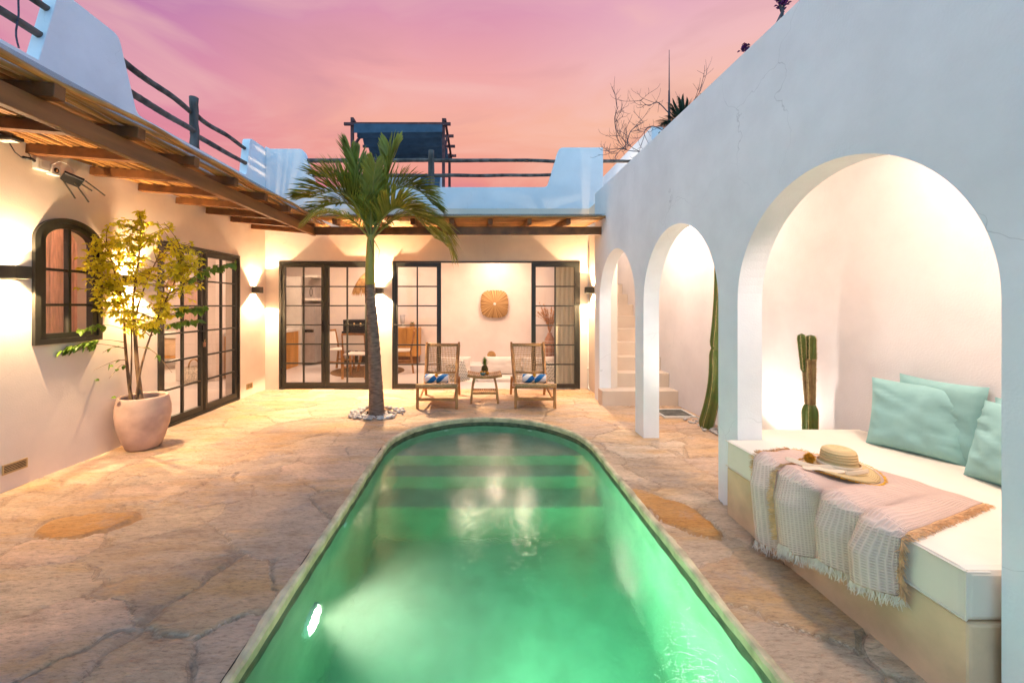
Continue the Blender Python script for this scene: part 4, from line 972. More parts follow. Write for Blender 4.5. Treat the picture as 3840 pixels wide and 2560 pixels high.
# ================================================================== CACTI
RIDGES = []
def ridge_spines(parent):
    g = G()
    for seg in RIDGES:
        for line in seg:
            g.tube(line, .0022, 4, cap=False)
            for p, q in zip(line, line[1:]):
                for f in (.2, .7):
                    c = Vector(p).lerp(Vector(q), f)
                    for e in range(2): d = Vector((random.gauss(0, 1), random.gauss(0, 1), random.gauss(0, .6))).normalized(); g.tube([c, c + d * .012], [.0011, .0004], 3, cap=False)
    RIDGES.clear(); g.build('spines', M['rachis_tan'], parent)
M['rachis_tan'] = mat('cactus_spine', (.50, .38, .18), .8, .2, 20, 0)
def cactus_seg(g, p0, p1, r0, r1, ribs=6, n=None, taper_end=True, bend=(0, 0, 0), rb=.42):
    p0 = Vector(p0); p1 = Vector(p1); N = 26; K = ribs * 8; bend = Vector(bend); vs = []
    prev = None
    for i in range(N + 1):
        t = i / N; p = p0.lerp(p1, t) + bend * math.sin(math.pi * t); tt = min(1, t + .01); t0_ = max(0, t - .01)
        d = ((p0.lerp(p1, tt) + bend * math.sin(math.pi * tt)) - (p0.lerp(p1, t0_) + bend * math.sin(math.pi * t0_))).normalized()
        a = Vector((1, 0, 0)); u = (a - d * a.dot(d)).normalized(); w = d.cross(u)
        r = r0 + (r1 - r0) * t
        e = 1.0
        if taper_end and t > .86: e = math.sqrt(max(0.002, 1 - ((t - .86) / .14) ** 2))
        if t < .08: e *= .6 + .4 * math.sqrt(t / .08)
        for k in range(K):
            th = 2 * math.pi * k / K; rr = r * e * (1 - rb + rb * abs(math.cos(th * ribs / 2)) ** .7)
            vs.append(p + u * math.cos(th) * rr + w * math.sin(th) * rr)
    g.add(vs, [(i * K + k, i * K + (k + 1) % K, (i + 1) * K + (k + 1) % K, (i + 1) * K + k) for i in range(N) for k in range(K)] + [tuple(range(N * K, N * K + K))])
    RIDGES.append([[vs[i * K + int(k * K / ribs)] for i in range(1, N)] for k in range(ribs)])
c1 = thing('cactus', 'short two headed column cactus with brown middle behind the bench cushion', 'cactus', (2.66, 3.2, 0))
g = G(); cactus_seg(g, (2.665, 3.2, -.02), (2.665, 3.2, .62), .052, .058, 5); g.build('stem', M['cactus'], c1, smooth=True)
g = G(); cactus_seg(g, (2.665, 3.2, .58), (2.655, 3.2, .97), .036, .050, 5, taper_end=False); g.build('stem', M['cactus_old'], c1, smooth=True)
g = G(); cactus_seg(g, (2.66, 3.19, .955), (2.66, 3.19, 1.16), .041, .038, 5); g.build('stem', M['cactus'], c1, smooth=True)
g = G(); cactus_seg(g, (2.625, 3.215, .86), (2.605, 3.215, 1.17), .020, .032, 5); g.build('stem', M['cactus'], c1, smooth=True)
ridge_spines(c1)
c2 = thing('cactus', 'tall leaning column cactus seen through the middle arch', 'cactus', (2.60, 4.55, 0))
g = G(); cactus_seg(g, (2.585, 4.55, -.02), (2.62, 4.42, .95), .085, .058, 5, bend=(.05, 0, 0)); g.build('stem', M['cactus'], c2, smooth=True)
g = G(); cactus_seg(g, (2.625, 4.42, .90), (2.60, 4.30, 1.98), .062, .05, 5, bend=(.02, 0, 0)); g.build('stem', M['cactus'], c2, smooth=True)
ridge_spines(c2)
def pebbles(name, label, spots, zf, r0=.014, r1=.03, grp=None):
    g = G()
    for (x, y) in spots:
        r = random.uniform(r0, r1); b0 = len(g.v)
        g.ball((0, 0, 0), r, 9, 6, .06, (random.uniform(.8, 1.3), random.uniform(.7, 1.1), random.uniform(.45, .65)))
        q = Euler((random.uniform(-.3, .3), random.uniform(-.3, .3), random.uniform(0, 6))).to_matrix(); c = Vector((x, y, zf(x, y) + r * .35))
        g.v[b0:] = [tuple(q @ Vector(v) + c) for v in g.v[b0:]]
    return tag(g.build(name, M['pebble'], smooth=True, loc=(spots[0][0], spots[0][1], 0)), label, 'pebbles', None, 'stuff')
sp = [(2.745 - random.random() ** 1.5 * (.18 if 3.9 < (y := random.uniform(3.0, 4.95)) < 4.4 else .24), y) for _ in range(240)]
pebbles('pebbles', 'white pebbles along the outer wall under the cacti', sp, lambda x, y: .0)
sp = []
while len(sp) < 190:
    a = random.uniform(0, 6.283); r = random.uniform(.08, .36)
    if random.random() < .55: r = random.uniform(.24, .36)
    x = -1.33 + r * math.cos(a) * 1.0; y = 5.16 + r * math.sin(a) * .9
    sp.append((x, y))
pebbles('pebbles', 'ring of white pebbles round the foot of the palm trunk', sp, lambda x, y: -.03 if math.hypot(x + 1.33, y - 5.16) < .2 else .004, .016, .034)
g = G(); g.lathe([(.0005, -.06), (.2, -.06), (.2, -.02)], (-1.33, 5.16, 0), 24); tag(g.build('planting_soil', M['soil']), 'dark soil in the planting hole under the palm', 'soil', None, 'stuff')
g = G(); g.box(2.32, 2.68, 4.96, 5.28, -.005, .012); gr = g.build('drain_cover', M['grate'], loc=(2.5, 5.1, 0)); tag(gr, 'dark slate drain cover on the floor at the foot of the stairs', 'drain')
g = G()
for s_ in ((2.30, 2.70, 4.94, 4.96), (2.30, 2.70, 5.28, 5.30), (2.30, 2.32, 4.96, 5.28), (2.68, 2.70, 4.96, 5.28)): g.box(*s_, -.005, .018)
g.build('rim', M['white_paint'], gr)

# ================================================================== PIPE, VENTS, BOXES
g = G(); g.tube([(1.815, YB - .022, 2.38), (1.812, YB - .022, .10), (1.815, YB - .03, .06), (1.80, YB - .10, .03), (1.80, YB - .16, .015)], .011, 8)
for z in (1.15, .33): g.tube([(1.813, YB - .022, z), (1.813, YB - .022, z + .03)], .015, 8)
tag(g.build('drain_pipe', M['white_paint'], smooth=True, loc=(1.81, YB, 0)), 'thin white pipe running down the corner right of the glass doors', 'pipe')
def vent(y0, y1, z0, z1, lab):
    t = thing('air_vent', lab, 'vent', (XL, y0, z0), 'low louvred vents in the left wall')
    g = G(); g.box(XL + .001, XL + .004, y0, y1, z0, z1); g.build('backing', M['black'], t)
    k = 0; g = G(); g.box(XL + .004, XL + .012, y0 - .008, y1 + .008, z1, z1 + .007); g.box(XL + .004, XL + .012, y0 - .008, y1 + .008, z0 - .007, z0); g.box(XL + .004, XL + .012, y0 - .008, y0, z0, z1); g.box(XL + .004, XL + .012, y1, y1 + .008, z0, z1)
    n_ = 5
    for k in range(n_): z = z0 + (z1 - z0) * (k + .5) / n_; g.beam((XL + .007, y0, z), (XL + .007, y1, z), .008, .0035)
    g.build('grille', M['straw'], t)
vent(2.975, 3.125, .135, .195, 'small louvred vent low on the left wall near the front edge'); vent(6.10, 6.24, .11, .18, 'small louvred vent low on the left wall in the far corner')
bx1 = thing('junction_box', 'cream electrical box under the eave, left of the router', 'electrical box', (XL, 3.2, 2.5))
g = G(); g.box(XL, XL + .05, 3.17, 3.265, 2.485, 2.575); g.build('housing', M['white_paint'], bx1, bevel=.006); g = G(); g.box(XL + .05, XL + .053, 3.19, 3.245, 2.505, 2.555); g.build('cover', M['white_paint'], bx1)
bx2 = thing('junction_box', 'cream socket box with dark triangle emblem beside the router', 'electrical box', (XL, 3.3, 2.5))
g = G(); g.box(XL, XL + .05, 3.272, 3.345, 2.475, 2.555); g.build('housing', M['white_paint'], bx2, bevel=.006)
g = G(); g.add([(XL + .0515, 3.308 + .022 * math.cos(a), 2.515 + .022 * math.sin(a)) for a in [k * math.pi / 8 for k in range(16)]], [tuple(range(16))]); g.build('round_socket', M['black'], bx2)
g = G(); g.add([(XL + .0525, 3.312, 2.532), (XL + .0525, 3.299, 2.500), (XL + .0525, 3.324, 2.505)], [(0, 1, 2)]); g.build('emblem', M['fringe_o'], bx2)
rt = thing('wifi_router', 'black router with four rod antennas hanging from the wall under the eave', 'router', (XL, 3.4, 2.5))
g = G(); g.v = []; g.beam((XL + .03, 3.37, 2.495), (XL + .10, 3.47, 2.455), .13, .025, up=(-.3, .2, 1)); g.build('body', M['black'], rt, bevel=.004)
for (p, q) in (((XL + .05, 3.36, 2.45), (XL + .10, 3.415, 2.31)), ((XL + .11, 3.40, 2.44), (XL + .17, 3.46, 2.29)), ((XL + .04, 3.44, 2.50), (XL + .16, 3.50, 2.40)), ((XL + .10, 3.50, 2.49), (XL + .2, 3.58, 2.38))):
    g = G(); g.tube([p, q], .006, 8); g.build('antenna', M['sconce'], rt)
fl_ = thing('floodlight', 'black floodlight under the eave at the upper left edge', 'floodlight', (XL, 2.93, 2.6)); g = G(); g.box(XL, XL + .16, 2.90, 2.98, 2.615, 2.64); g.build('housing', M['black'], fl_, bevel=.003); g = G(); g.box(XL + .02, XL + .14, 2.912, 2.968, 2.606, 2.6145); g.build('lens', M['white_paint'], fl_)
g = G(); g.tube([(XL + .04, 2.98, 2.62), (XL + .03, 3.03, 2.56), (XL + .02, 3.08, 2.54), (XL + .03, 3.14, 2.56), (XL + .02, 3.12, 2.60), (XL + .03, 3.17, 2.62)], .004, 6); g.tube([(XL + .02, 3.09, 2.545), (XL + .03, 3.15, 2.55), (XL + .02, 3.18, 2.54)], .011, 6)
tag(g.build('cable', M['black'], smooth=True, loc=(XL, 3.1, 2.56)), 'tangled black cable between the floodlight and the cream boxes', 'cable')
g = G(); g.tube([(XL + .05, 3.28, 2.555), (XL + .05, 3.33, 2.60), (XL + .05, 3.40, 2.60), (XL + .06, 3.44, 2.55), (XL + .05, 3.42, 2.51)], .003, 6)
tag(g.build('cable', M['white_paint'], smooth=True, loc=(XL, 3.35, 2.58)), 'thin looping pale cable above the router', 'cable')

# ================================================================== LOUNGE CHAIRS
def chair(ox, oy, label, seed):
    """front centre of the chair on the ground at ox, oy; it faces the pool (-Y)"""
    t = thing('lounge_chair', label, 'chair', (ox, oy, 0), 'woven teak lounge chairs behind the pool')
    w = .265; B = lambda g, nm, mt=M['teak'], **k: g.build(nm, mt, t, inv=True, **k)
    for s in (-1, 1):
        g = G(); g.beam((s * w, .0, 0), (s * w, .02, .30), .036, .045, up=(0, 1, 0)); B(g, 'leg', bevel=.005)
        g = G(); g.beam((s * (w - .005), .86, 0), (s * (w - .005), .70, .30), .034, .045, up=(0, 1, 0)); B(g, 'leg', bevel=.005)
        g = G(); g.beam((s * (w - .037), -.04, .315), (s * (w - .037), .66, .20), .032, .05); B(g, 'side_rail', bevel=.004)
        g = G(); g.beam((s * (w - .037), .50, .18), (s * (w - .012), .885, .81), .032, .045, up=(0, -1, .6)); B(g, 'back_post', bevel=.006)
        g = G(); g.beam((s * (w - .03), .02, .05 + .09), (s * (w - .03), .56, .20), .022, .03); B(g, 'brace', bevel=.003)
    g = G(); g.beam((-w, .005, .125), (w, .005, .125), .022, .038); B(g, 'stretcher', bevel=.004)
    g = G(); g.beam((-w, .80, .12), (w, .80, .12), .022, .038); B(g, 'stretcher', bevel=.004)
    # seat: tight woven sheet
    SW = w - .03
    g = G(); random.seed(seed)
    def seatp(x, s):      # s 0 front .. 1 rear
        y = -.045 + .68 * s; z = .335 - .135 * s - .035 * math.sin(math.pi * s) * (1 - (x / SW) ** 2 * .7); return Vector((x, y, z))
    nxs, nys = 26, 30
    for k in range(nys + 1):
        s = k / nys; pts = [seatp(-w + 2 * w * i / 12, s) + Vector((0, 0, .003 * (-1) ** (i + k))) for i in range(13)]
        g.tube(pts, .0085, 5)
    B(g, 'woven_seat', M['wicker'], smooth=True)
    g = G()
    for k in range(nxs + 1):
        x = -SW + 2 * SW * k / nxs; pts = [seatp(x, i / 12) + Vector((0, 0, .006 + .003 * (-1) ** (i + k))) for i in range(13)]; pts = [pts[0] + Vector((0, -.01, -.05)), pts[0] + Vector((0, -.018, -.02))] + pts
        g.tube(pts, .007, 5)
    B(g, 'seat_cord', M['wicker'], smooth=True)
    g = G(); g.tube([(-w - .012, -.05, .315), (w + .012, -.05, .315)], .032, 12); B(g, 'seat_roll', M['wicker'], smooth=True)
    # back net
    g = G()
    def backp(x, s):
        a = Vector((x, .515, .205)).lerp(Vector((x * 1.08, .880, .79)), s); return a + Vector((0, .02, -.012)) * math.sin(math.pi * s) * 1.2 * (1 - (x / w) ** 2 * .6)
    for k in range(23):
        s = .04 + .94 * k / 22; pts = [backp(-w + .03 + (2 * w - .06) * i / 12, s) + Vector((0, random.uniform(-.002, .002), random.uniform(-.003, .003))) for i in range(13)]; g.tube(pts, .0042, 5)
    for k in range(21):
        x = (-w + .045) + (2 * w - .09) * k / 20; pts = [backp(x, i / 14) + Vector((random.uniform(-.002, .002), .003, 0)) for i in range(15)]; g.tube(pts, .0042, 5)
    for s_, r_ in ((.30, .010), (.33, .010), (.955, .016), (.99, .014)):
        g.tube([backp(-w + .03, s_), backp(0, s_), backp(w - .03, s_)], r_, 8)
    for sx in (-1, 1):
        for k in range(60):
            s = .02 + .95 * k / 59; p = backp(sx * (w - .037), s); q = Vector((.024, 0, 0))
            g.tube([p - q, p + Vector((0, -.026, .006)), p + q, p + Vector((0, .026, -.006)), p - q], .0048, 4, cap=False)
    B(g, 'woven_back', M['wicker'], smooth=True)
    g = G(); g.beam((-w + .05, .873, .775), (w - .05, .873, .775), .025, .035); B(g, 'top_rail', bevel=.003)
    return t
ch1 = chair(-.565, 5.37, 'woven teak lounge chair on the left of the small table', 3)
ch2 = chair(.762, 5.39, 'woven teak lounge chair on the right of the small table', 4)

def towel_mat():
    m, nt, b = new_mat('striped_towel'); L = nt.links
    t = nnode(nt, 'ShaderNodeTexCoord'); sp = nnode(nt, 'ShaderNodeSeparateXYZ'); L.new(t.outputs['UV'], sp.inputs[0])
    ax = nnode(nt, 'ShaderNodeMath', operation='ABSOLUTE'); L.new(sp.outputs[0], ax.inputs[0])
    # two families of slanted stripes meeting at the tie
    gt = nnode(nt, 'ShaderNodeMath', operation='GREATER_THAN'); L.new(sp.outputs[0], gt.inputs[0]); gt.inputs[1].default_value = 0
    off = nnode(nt, 'ShaderNodeMath', operation='MULTIPLY_ADD'); L.new(gt.outputs[0], off.inputs[0]); off.inputs[1].default_value = .095; L.new(sp.outputs[0], off.inputs[2])
    a = nnode(nt, 'ShaderNodeMath', operation='MULTIPLY_ADD'); L.new(sp.outputs[1], a.inputs[0]); a.inputs[1].default_value = .9; L.new(off.outputs[0], a.inputs[2])
    f = nnode(nt, 'ShaderNodeMath', operation='MULTIPLY'); L.new(a.outputs[0], f.inputs[0]); f.inputs[1].default_value = 1 / .19
    fr = nnode(nt, 'ShaderNodeMath', operation='FRACT'); L.new(f.outputs[0], fr.inputs[0])
    r = nnode(nt, 'ShaderNodeValToRGB'); L.new(fr.outputs[0], r.inputs[0]); r.color_ramp.interpolation = 'CONSTANT'; r.color_ramp.elements[0].color = (.72, .68, .62, 1); r.color_ramp.elements[1].color = (.012, .13, .33, 1); r.color_ramp.elements[1].position = .5
    L.new(r.outputs[0], b.inputs['Base Color']); b.inputs['Roughness'].default_value = .95
    n2 = nnode(nt, 'ShaderNodeTexNoise'); n2.inputs['Scale'].default_value = 180; L.new(t.outputs['Object'], n2.inputs[0]); bp = nnode(nt, 'ShaderNodeBump'); bp.inputs['Strength'].default_value = .5; bp.inputs['Distance'].default_value = .004; L.new(n2.outputs[0], bp.inputs['Height']); L.new(bp.outputs[0], b.inputs['Normal'])
    return m
M['towel'] = towel_mat()
def towel(c, lab, rz):
    t = thing('rolled_towel', lab, 'towel', c, 'rolled blue and white towels on the lounge chairs', (0, 0, rz))
    g = G(); g.uv = []; N = 26; K = 44; Ln = .33
    for i in range(N + 1):
        x = -Ln / 2 + Ln * i / N; pin = 1 - .10 * math.exp(-(x / .035) ** 2); e = 1 - .10 * (abs(x) / (Ln / 2)) ** 8
        for k in range(K):
            th = 2 * math.pi * k / K; r = .068 * pin * e * (1 + .03 * math.sin(th * 2 + i * .15) + .02 * mnoise.noise(Vector((x * 14, math.cos(th) * 2, math.sin(th) * 2))))
            if 2.6 < th < 2.9: r *= 1.05
            g.v.append((x, r * math.cos(th) * 1.06, r * math.sin(th) * .95 + .062)); g.uv.append((x, th * .068))
    g.f = [(i * K + k, i * K + (k + 1) % K, (i + 1) * K + (k + 1) % K, (i + 1) * K + k) for i in range(N) for k in range(K)]
    g.build('towel_roll', M['towel'], t, smooth=True, inv=True)
    for sx in (-1, 1):
        g = G(); pts = []
        for k in range(70):
            a = k * .35; r = .062 * (1 - k / 78); pts.append((sx * (Ln / 2 - .004 - .002 * math.sin(k)), r * math.cos(a), r * math.sin(a) * .95 + .062))
        g.tube(pts, .0058, 5); g.build('rolled_end', M['towel'], t, smooth=True, inv=True)
    g = G()
    for k in range(500):
        d = Vector((random.gauss(0, 1), random.gauss(0, 1), random.gauss(0, 1))).normalized(); g.leaf(d * .014, d, (0, 0, 1), .014, .003, .2)
    g.ball((0, 0, 0), .022, 10, 8); g.v = [(x, y - .045, z + .115) for x, y, z in g.v]; g.build('pompon', M['pom'], t, inv=True)
towel((-.60, 5.66, .292), 'rolled blue and white striped towel on the left lounge chair', 0)
towel((.785, 5.66, .292), 'rolled blue and white striped towel on the right lounge chair', R(-4))

# side table -------------------------------------------------------------
tx, ty = .08, 5.79
tb = thing('side_table', 'teak stool table with curved slatted top between the two chairs', 'table', (tx, ty, 0))
zt = lambda s: .385 + .030 * (abs(s) ** 2.2)
g = G()
for k in range(16):
    s = -1 + 2 * (k + .5) / 16; x = s * .235; g.beam((x, -.15, zt(s)), (x, .15, zt(s)), .0255, .016, up=(-.12 * s, 0, 1))
g.build('slatted_top', M['teak'], tb, inv=True, bevel=.002)
for y in (-.158, .158):
    g = G(); pts = [(x / 10 * .245, y, zt(x / 10) - .012) for x in range(-10, 11)]
    for a, b in zip(pts, pts[1:]): g.beam(a, b, .018, .038)
    g.build('apron', M['teak'], tb, inv=True)
for sx in (-1, 1):
    for sy in (-1, 1):
        g = G(); pts = [(sx * (.135 + .055 * (1 - t) ** .8 + .01 * math.sin(t * 3)), sy * (.125 + .012 * (1 - t)), .37 * t) for t in [i / 6 for i in range(7)]]
        for a, b in zip(pts, pts[1:]): g.beam(a, b, .036, .03, up=(1, 0, 0))
        g.build('leg', M['teak'], tb, inv=True)
g = G()
for k in range(12): x = -.15 + .30 * k / 11; g.beam((x, -.115, .15), (x, .115, .15), .015, .012)
g.build('shelf', M['teak'], tb, inv=True)
for y in (-.122, .122): g = G(); g.beam((-.17, y, .143), (.17, y, .143), .018, .032); g.build('shelf_rail', M['teak'], tb, inv=True)
# pineapple
pa = thing('pineapple', 'ripe pineapple with green crown standing on the teak table', 'pineapple', (.085, 5.84, .40))
g = G(); r_ = lambda z: .043 * math.sin(math.pi * min(1, max(0, (z + .012) / .135))) ** .5
g.lathe([(.001, 0)] + [(r_(z) * .93, z) for z in [k * .12 / 10 for k in range(11)]] + [(.001, .121)], (0, 0, 0), 20)
for row in range(10):
    z = .008 + row * .0115; n_ = 11; r = r_(z)
    for k in range(n_):
        a = 2 * math.pi * (k + .5 * (row % 2)) / n_; c = Vector((r * math.cos(a), r * math.sin(a), z)); g.ball(tuple(c * 1), .0085, 6, 4, .1, (1, 1, .8)); d = Vector((math.cos(a), math.sin(a), .5)); g.leaf(c + d * .004, d, (0, 0, 1), .010, .005)
g.build('fruit_body', M['pine'], pa, inv=True)
g = G()
for k in range(46):
    lv = k / 46; a = k * 2.4; el = .25 + lv * 1.2; d = Vector((math.cos(a) * math.cos(el), math.sin(a) * math.cos(el), math.sin(el))); ln = .055 + .045 * lv
    g.leaf((0, 0, .115 + .035 * lv), d, (0, 0, 1), ln, .013, .35, droop=-.05)
g.build('crown', M['leafg'], pa, inv=True)
bw = thing('ceramic_bowl', 'small green glazed bowl on the table in front of the pineapple', 'bowl', (.055, 5.70, .392))
g = G(); g.lathe([(.001, .004), (.022, .004), (.036, .02), (.046, .045), (.043, .045), (.034, .022), (.02, .008), (.001, .008)], (0, 0, 0), 24); g.build('vessel', M['glaze'], bw, smooth=True, inv=True)
for (x, y, r, lab) in ((.035, 5.71, .021, 'small orange in the bowl, left one'), (.08, 5.705, .021, 'small orange in the bowl, right one'), (.125, 5.75, .024, 'orange lying on the table right of the bowl')):
    g = G(); g.ball((x, y, .435 if x < .1 else .417), r, 14, 10); tag(g.build('orange', M['fruit_o'], smooth=True, loc=(x, y, .43)), lab, 'fruit', 'small oranges on the table')

# ================================================================== PALM
pm = thing('palm_tree', 'ringed trunk palm tree with arching green fronds at the far left of the pool', 'palm tree', (-1.33, 5.16, 0))
TR = [at(865, 955, 5.16), at(864, 905, 5.16), at(861, 840, 5.16), at(857.5, 770, 5.16), at(852.5, 700, 5.16), at(850, 652, 5.16)]; TR[0].z = -.05
def lerp_path(P, n):
    o = []
    for i in range(n + 1):
        t = i / n * (len(P) - 1); k = min(int(t), len(P) - 2); f = t - k
        p0 = P[max(k - 1, 0)]; p1 = P[k]; p2 = P[k + 1]; p3 = P[min(k + 2, len(P) - 1)]
        o.append(.5 * ((2 * p1) + (p2 - p0) * f + (2 * p0 - 5 * p1 + 4 * p2 - p3) * f * f + (3 * p1 - p0 - 3 * p2 + p3) * f ** 3))
    return o
g = G(); tp = lerp_path(TR, 150); rad = []
for i in range(151):
    t = i / 150; r = .104 - .052 * min(1, t * 1.02) ** .85 + .012 * math.exp(-t * 25)
    ringing = .0035 * (abs(math.sin(t * 60 + math.sin(t * 23))) ** 4) * (1.3 if t > .4 else .4); rad.append(r + ringing + .0015 * random.random())
g.tube(tp, rad, 24)
def trunk_mat():
    m = mat('palm_trunk', (.27, .185, .135), .9, .45, 14, .8, 60, .15, col2=(.12, .085, .065), stretch=(1, 1, 3)); return m
g.build('trunk', trunk_mat(), pm, smooth=True)
CS = [at(850, 654, 5.16), at(850, 610, 5.16), at(850.5, 575, 5.16), at(852, 540, 5.16)]
g = G(); cs = lerp_path(CS, 24); g.tube(cs, [.060 - .0 * i + .004 * math.sin(min(1, i / 6) * 3.1) - (.018 * (i / 24) ** 2) for i in range(25)], 18)
g.build('crownshaft', mat('green_crownshaft', (.30, .27, .05), .4, .2, 5, .1, 30, .4, stretch=(1, 1, .2)), pm, smooth=True)
TOP = at(852, 552, 5.16)
def frond(pix, ys, lmax, spread, seed, droop=.35, wide=.030, nl=44, upb=.5, start=.16):
    """rachis through picture points pix with distances ys; leaflets on both sides"""
    rnd = random.Random(seed)
    P = [TOP] + [at(x, y, Y) for (x, y), Y in zip(pix, ys)]; path = lerp_path(P, 40)
    gr_ = G(); gr_.tube(path, [.013 * (1 - .8 * i / 40) + .002 for i in range(41)], 6); st_ = gr_.build('frond', M['rachis'], pm, smooth=True)
    lmax *= 1.25; wide *= .82; nl = int(nl * 1.8); droop *= .75
    g = G(); L_ = len(path) - 1
    for k in range(nl):
        t = start + (1 - start) * k / (nl - 1); f = t * L_; i = min(int(f), L_ - 1); p = path[i].lerp(path[i + 1], f - i); d = (path[min(i + 1, L_)] - path[max(i - 1, 0)]).normalized()
        up = Vector((0, 0, 1)); side = d.cross(up)
        if side.length < .2: side = d.cross(Vector((0, 1, 0)))
        side.normalize(); nrm = side.cross(d).normalized()
        q = (t - start) / (1 - start); ln = lmax * (.45 + .55 * math.sin(math.pi * min(1, q * .75 + .2))) * rnd.uniform(.85, 1.1)
        for s in (-1, 1):
            a = d * (.55 + .5 * q) + side * s * spread * rnd.uniform(.8, 1.15) + nrm * upb * rnd.uniform(.6, 1.2) + Vector((rnd.uniform(-.12, .12), rnd.uniform(-.12, .12), rnd.uniform(-.08, .08)))
            a.normalize(); n_ = 6; w = wide * rnd.uniform(.75, 1.1)
            pts = []
            for j in range(n_ + 1):
                u = j / n_; pts.append(p + a * ln * u - Vector((0, 0, 1)) * droop * ln * u * u * rnd.uniform(.95, 1.05))
            r0 = a.cross(nrm).normalized(); b0 = len(g.v); vs = []
            for j, c in enumerate(pts):
                u = j / n_; ww = w * (math.sin(math.pi * min(1, .12 + u * .75)) if u < 1 else 0) * .5 + .0006; vs += [c - r0 * ww + nrm * ww * .5, c, c + r0 * ww + nrm * ww * .5]
            g.add(vs, [(3 * j, 3 * j + 1, 3 * j + 4, 3 * j + 3) for j in range(n_)] + [(3 * j + 1, 3 * j + 2, 3 * j + 5, 3 * j + 4) for j in range(n_)])
    lf = g.build('leaflets', M['frond'], pm, smooth=True); w = lf.location.copy(); lf.parent = st_
frond([(824, 482), (797, 450), (763, 440), (712, 455)], [5.10, 5.06, 5.04, 5.0], .42, .45, 1, .25, .040, 46, .75)
frond([(877, 505), (902, 481), (925, 480), (958, 500), (1000, 548)], [5.10, 5.02, 4.98, 4.95, 4.9], .40, .5, 2, .40, .036, 46, .65)
frond([(820, 515), (785, 495), (748, 488), (715, 500)], [5.0, 4.85, 4.75, 4.68], .26, .55, 3, .7, .020, 34, .3)
frond([(880, 525), (915, 500), (960, 492), (1005, 512), (1028, 560)], [5.2, 5.26, 5.3, 5.33, 5.36], .36, .5, 4, .7, .028, 44, .3)
frond([(868, 490), (884, 430), (895, 380), (898, 350)], [5.2, 5.26, 5.3, 5.34], .42, .45, 5, .1, .036, 46, .2)
frond([(846, 500), (833, 440), (820, 390), (806, 352)], [5.25, 5.32, 5.38, 5.42], .42, .5, 6, .1, .036, 46, .2)
frond([(835, 500), (805, 470), (760, 470), (705, 490)], [5.3, 5.42, 5.5, 5.55], .34, .5, 7, .35, .032, 40, .4)
frond([(852, 500), (856, 450), (858, 410), (862, 380)], [5.1, 5.02, 4.95, 4.9], .25, .5, 8, .15, .030, 34, .3)
frond([(838, 505), (812, 450), (775, 415), (728, 405)], [5.2, 5.28, 5.32, 5.35], .40, .45, 9, .2, .036, 44, .5)
frond([(870, 500), (893, 450), (925, 430), (965, 440), (995, 470)], [5.2, 5.28, 5.32, 5.34, 5.34], .36, .5, 10, .3, .034, 44, .5)
g = G()
for (a, b, c) in (((858, 550), (872, 575), (868, 600)), ((850, 552), (856, 580), (860, 592))): g.tube([at(*a, 5.09), at(*b, 5.07), at(*c, 5.08)], [.006, .004, .001], 5)
g.build('dry_husk', M['bark'], pm)

# ================================================================== POTTED TREE
px, py = -3.31, 3.93
pt = thing('potted_tree', 'yellow leaved small tree with several stems in a round clay pot by the left wall', 'tree', (px, py, 0))
g = G(); g.lathe([(.001, .005), (.125, .0), (.140, .01), (.175, .10), (.208, .22), (.221, .32), (.220, .40), (.206, .47), (.197, .50), (.192, .508), (.182, .505), (.178, .49), (.190, .42), (.19, .40)], (0, 0, 0), 56)
g.build('pot', M['pot'], pt, smooth=True, inv=True)
g = G(); g.lathe([(.0005, .43), (.19, .425)], (0, 0, 0), 32); g.build('soil', M['soil'], pt, inv=True)
rnd = random.Random(21)
stemg = G(); leaf_y = G(); leaf_g = G()
def P3(x, y, Y=3.93): return at(x, y, Y)
def stem(P, r0, r1): 
    path = lerp_path(P, 26); stemg.tube(path, [r0 + (r1 - r0) * i / 26 + random.uniform(-.0006, .0006) for i in range(27)], 8); return path
s1 = stem([P3(325, 925, 3.92), P3(315, 840, 3.92), P3(310, 760, 3.9), P3(306, 690, 3.9), P3(318, 600, 3.85), P3(325, 500, 3.8)], .021, .004)
s2 = stem([P3(302, 925, 3.95), P3(293, 850, 3.95), P3(287, 780, 3.92), P3(283, 700, 3.88), P3(262, 620, 3.82), P3(245, 560, 3.75)], .016, .004)
s3 = stem([P3(312, 920, 3.9), P3(325, 840, 3.85), P3(350, 760, 3.8), P3(385, 680, 3.75), P3(420, 610, 3.7)], .011, .003)
s4 = stem([P3(306, 760, 3.9), P3(318, 700, 3.9), P3(340, 640, 3.9), P3(368, 580, 3.88)], .010, .003)
s5 = stem([P3(298, 915, 3.96), P3(302, 830, 3.9), P3(300, 740, 3.86), P3(282, 660, 3.78)], .008, .003)
